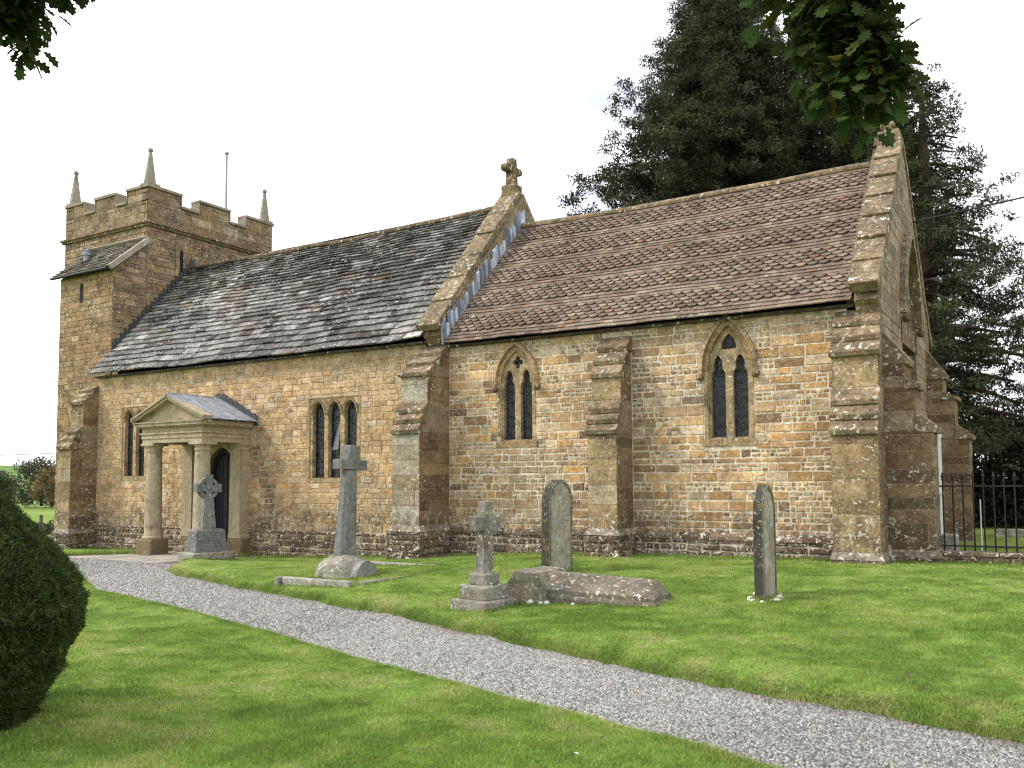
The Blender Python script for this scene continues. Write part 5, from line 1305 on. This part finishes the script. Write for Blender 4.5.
# far left: fields, hedge, trees -------------------------------------------
m, t, b = mat('field', .95, .1); g = N(t, 'ShaderNodeNewGeometry'); n_ = noise(t, g.outputs['Position'], .02, 4)
L(t, ramp(t, n_, [(.35, (.10, .17, .04)), (.55, (.13, .21, .055)), (.7, (.19, .20, .09))]), b.inputs['Base Color']); M['field'] = m
hx = np.linspace(-1600, 1600, 90); hy = np.linspace(0, 1, 30); XX, TT = np.meshgrid(hx, hy)
# a long rise of pasture ringing the view to the west and north
ang = np.interp(XX, [-1600, 1600], [R(-112), R(-22)]); dist_ = 170+TT*900
hz_ = -3.5+22*sm(TT*1.3)*(.6+.6*fbm(ang*5, TT*2, 201, 3))
hv = np.stack([(dist_*np.sin(ang)).ravel(), (dist_*np.cos(ang)).ravel(), hz_.ravel()], 1); n = 90
idx = (np.arange(29)[:, None]*n+np.arange(n-1)[None, :]).ravel()
o = np_mesh('hills', hv, np.stack([idx, idx+1, idx+n+1, idx+n], 1).ravel(), 4, M['field'], smooth=True); tag(o, kind='structure')
o = blob_tree('field_tree', 'broad dark green tree standing in the field left of the church', 'tree', (-95, 50, -3.0), 5.2, 4.2, 41, M['farleaf'], 150, (130, .30, .18, 1, 0), .06)
M['autumn'] = leafmat('autumn_leaves', (.14, .095, .045), .3, .2, .3)
M['far2'] = leafmat('far_green_leaves', (.085, .095, .06), .3, .2, .3)
for k, (x, y, z, H, rd, mm, lb) in enumerate(((-150, 105, -2.5, 8.5, 6, 'autumn', 'reddish-brown autumn tree on the skyline left of the tower'), (-139, 108, -2.5, 8.0, 5, 'far2', 'grey-green tree at the skyline nearest the tower'), (-168, 100, -2.5, 8.0, 6, 'far2', 'grey-green skyline tree at the left edge of the photo'), (-158, 96, -2.5, 6.5, 4, 'autumn', 'smaller brown tree between the skyline trees'))):
    blob_tree('skyline_tree', lb, 'tree', (x, y, z), H, rd, 50+k, M[mm], 70, (34, .5, .3, 1, 0), .05, 'trees on the skyline')
r0 = empty('field_hedge', (-46, 25, -1.9), 'dark rough hedge bounding the churchyard behind the bush', 'hedge'); mb = MB(); a, b_ = Vector((-62, 22, -2.2)), Vector((-27.5, 29, -1.75))
mb.tube([a+Vector((0, 0, .6)), b_+Vector((0, 0, .6))], .45, 8); mb.build('inner_twigs', M['bark'], r0)
n = 30000; tt = rng.uniform(0, 1, n); an = rng.uniform(0, 6.283, n); rr = .62*rng.uniform(.4, 1.1, n)+.25*(fbm(tt*60, tt*0, 66)-.5)
Ph = np.array(a)[None]*(1-tt[:, None])+np.array(b_)[None]*tt[:, None]+np.stack([np.zeros(n), np.cos(an)*rr, .55+np.sin(an)*rr*1.05], 1)-np.array([-46, 25, -1.9])
Vh = needles(Ph, np.stack([np.zeros(n), np.cos(an), np.sin(an)], 1), rng.uniform(.08, .2, n), rng.uniform(.05, .1, n)); np_mesh('foliage', Vh, np.arange(len(Vh)), 3, M['farleaf'], np.repeat(rng.uniform(.35, .9, (n, 1))*np.ones(3), 3, 0), r0)
mb = MB(); mb.tube([(-37.6, 22.4, -1.7), (-37.6, 22.4, -.12)], .07, 7); o = mb.build('fence_post', M['wood']); tag(o, 'weathered wooden post in front of the dark hedge, left of the tower', 'post')

# oak whose boughs hang into the upper corners: trunk stands behind the camera
leafpts = [(0, 0), (.06, .05), (.16, .10), (.13, .17), (.26, .22), (.30, .30), (.19, .34), (.20, .42), (.36, .50), (.40, .60), (.27, .62), (.24, .68), (.33, .78), (.30, .86), (.18, .86), (.10, .97), (0, 1.0)]
def oak_leaf(P_, d, nrm, size, V_, F_, Cc, col):
    d = d.normalized(); s = d.cross(nrm).normalized(); nn = s.cross(d); b0 = len(V_); k = len(leafpts)
    mid = []
    for u, v in leafpts: V_.append(tuple(P_+d*(v*size)+nn*(-.12*v*v*size)))
    for sg in (1, -1):
        for u, v in leafpts: V_.append(tuple(P_+d*(v*size)+s*(sg*u*size*.95)+nn*((.28*u-.12*v*v-.2*u*u)*size)))
    for sgi in (0, 1):
        o_ = b0+k*(1+sgi)
        for i in range(k-1):
            q = (b0+i, o_+i, o_+i+1, b0+i+1); F_.append(q if sgi == 0 else q[::-1])
    Cc.extend([col]*(3*k))
def bough(parent, main, subs, nper, seed, size=(.075, .12), spread=.13):
    rr_ = random.Random(seed); V_, F_, Cc = [], [], []; mb = MB(); n0 = len(main)
    mb.tube(main, [max(.006, .07*(1-i/(n0-1))**1.3) for i in range(n0)], 8)
    for s_ in subs:
        s_ = [Vector(q) for q in s_]; mb.tube(s_, [.012-.009*i/(len(s_)-1) for i in range(len(s_))], 5)
        Ln = sum((s_[i+1]-s_[i]).length for i in range(len(s_)-1))
        for k in range(int(nper*Ln)):
            t_ = rr_.uniform(.08, 1.0)*(len(s_)-1); i = min(int(t_), len(s_)-2); p = s_[i].lerp(s_[i+1], t_-i)
            off = Vector((rr_.gauss(0, 1), rr_.gauss(0, 1), rr_.gauss(-.25, .8))).normalized()*rr_.uniform(.01, spread)
            q = p+off; mb.tube([p, q], .0016, 3)
            d = (off.normalized()+Vector((rr_.uniform(-.5, .5), rr_.uniform(-.5, .5), rr_.uniform(-.9, .1)))).normalized()
            nr = Vector((rr_.uniform(-.6, .6), rr_.uniform(-.6, .6), 1))
            c = rr_.uniform(.7, 1.3); col = (c, c, c) if rr_.random() > .05 else (2.6, 1.4, .9)
            oak_leaf(q, d, nr, rr_.uniform(*size), V_, F_, Cc, col)
    l_ = mb.build('limb', M['bark'], parent)
    o_ = np_mesh('leaves', np.array(V_)-np.array(parent_world(parent)), np.array(F_).ravel(), 4, M['oakleaf'], np.array(Cc), parent); return o_
oak = empty('oak_tree', (1.2, -4.5, -.5), 'leafy oak whose lobed-leaf boughs hang into the top left and top right corners', 'tree')
mb = MB(); mb.tube([(1.2, -4.5, -.7), (1.15, -4.4, 2), (.9, -4.2, 4.2), (.6, -3.6, 6.2)], [.42, .33, .28, .2], 12); mb.build('trunk', M['bark'], oak, True)
rr_ = random.Random(4); Vv3 = Vector
main = [Vv3((.7, -3.8, 5.8)), Vv3((.3, -1.5, 6.4)), Vv3((-.3, 1.5, 6.2)), Vv3((-.8, 3.6, 5.5)), Vv3((-1.0, 4.7, 4.7)), Vv3((-.95, 5.0, 4.1))]
tips = [((-1.50, 4.8, 4.55), (-1.62, 4.95, 4.16)), ((-1.32, 4.9, 4.5), (-1.42, 5.0, 4.08)), ((-1.2, 5.0, 4.3), (-1.25, 5.05, 3.85)), ((-1.05, 5.0, 4.2), (-1.14, 5.1, 3.62)), ((-.95, 5.0, 4.1), (-1.00, 5.1, 3.40)),
        ((-.80, 5.0, 3.7), (-.70, 5.0, 3.20)), ((-.78, 5.0, 3.8), (-.69, 5.05, 3.30)), ((-.85, 5.0, 4.2), (-.74, 5.0, 3.6)), ((-1.05, 5.0, 4.1), (-1.12, 5.0, 3.45)), ((-1.2, 5.0, 4.4), (-1.30, 5.0, 3.95)), ((-.95, 5.0, 3.8), (-1.0, 5.0, 3.30)),
        ((-.88, 5.0, 4.1), (-.93, 5.05, 3.22)), ((-.82, 5.0, 3.9), (-.83, 5.05, 3.16)), ((-.85, 5.0, 3.8), (-.73, 5.0, 3.22)), ((-.9, 5.0, 4.1), (-.78, 4.95, 3.55)), ((-.95, 4.9, 4.4), (-.80, 4.9, 3.90)), ((-1.0, 4.9, 4.5), (-.85, 4.8, 3.8)), ((-1.1, 4.9, 4.5), (-1.0, 4.8, 3.75)), ((-.9, 4.9, 4.4), (-.80, 5.0, 4.0)), ((-.9, 5.0, 4.2), (-.95, 5.0, 3.55))]
subs = []
for a, b_ in tips:
    a, b_ = Vv3(a), Vv3(b_); subs.append([a, a.lerp(b_, .5)+Vv3((rr_.uniform(-.04, .04), rr_.uniform(-.05, .05), .02)), b_])
bough(oak, main, subs, 170, 8, spread=.16)
main = [Vv3((.8, -4.1, 5.0)), Vv3((-1.5, -2.5, 6.0)), Vv3((-3.8, -.2, 6.0)), Vv3((-5.4, 2.0, 5.4)), Vv3((-5.8, 2.9, 4.9))]
cen = Vv3((-5.75, 3.05, 4.75)); subs = []
for k in range(21):
    b_ = Vv3((-5.66, 3.1, 4.38))+Vv3((rr_.uniform(-.5, .46), rr_.uniform(-.3, .3), rr_.uniform(-.30, .32)))
    subs.append([cen+Vv3((rr_.uniform(-.1, .1), rr_.uniform(-.1, .1), .1)), cen.lerp(b_, .5)+Vv3((0, 0, .08)), b_])
bough(oak, main, subs, 230, 15, (.085, .125), .12)
# fallen leaves and a white feather on the lawn
rr_ = random.Random(77)
spots = [(-2.5, 4.75), (-3.3, 4.3), (-1.0, 7.2), (-2.0, 8.1), (-6.6, 9.0), (-3.6, 7.9), (-.6, 8.9), (-4.4, 5.1)]
for k, (x, y) in enumerate(spots):
    V_, F_, Cc = [], [], []; white = k == 0
    oak_leaf(Vv3((0, 0, .022)), Vv3((rr_.uniform(-1, 1), rr_.uniform(-1, 1), .15)), Vv3((.1, .2, 1)), .05 if white else rr_.uniform(.05, .08), V_, F_, Cc, (1, 1, 1))
    o = np_mesh('fallen_leaf', np.array(V_), np.array(F_).ravel(), 4, M['white'] if white else plain('dead_leaf', (.11, .075, .035), .8), np.array(Cc)); o.location = (x, y, gz(x, y)+.01)
    tag(o, 'single pale leaf shining on the near lawn' if white else 'small brown fallen leaf lying on the lawn', 'leaf', None if white else 'brown fallen leaves on the lawns')
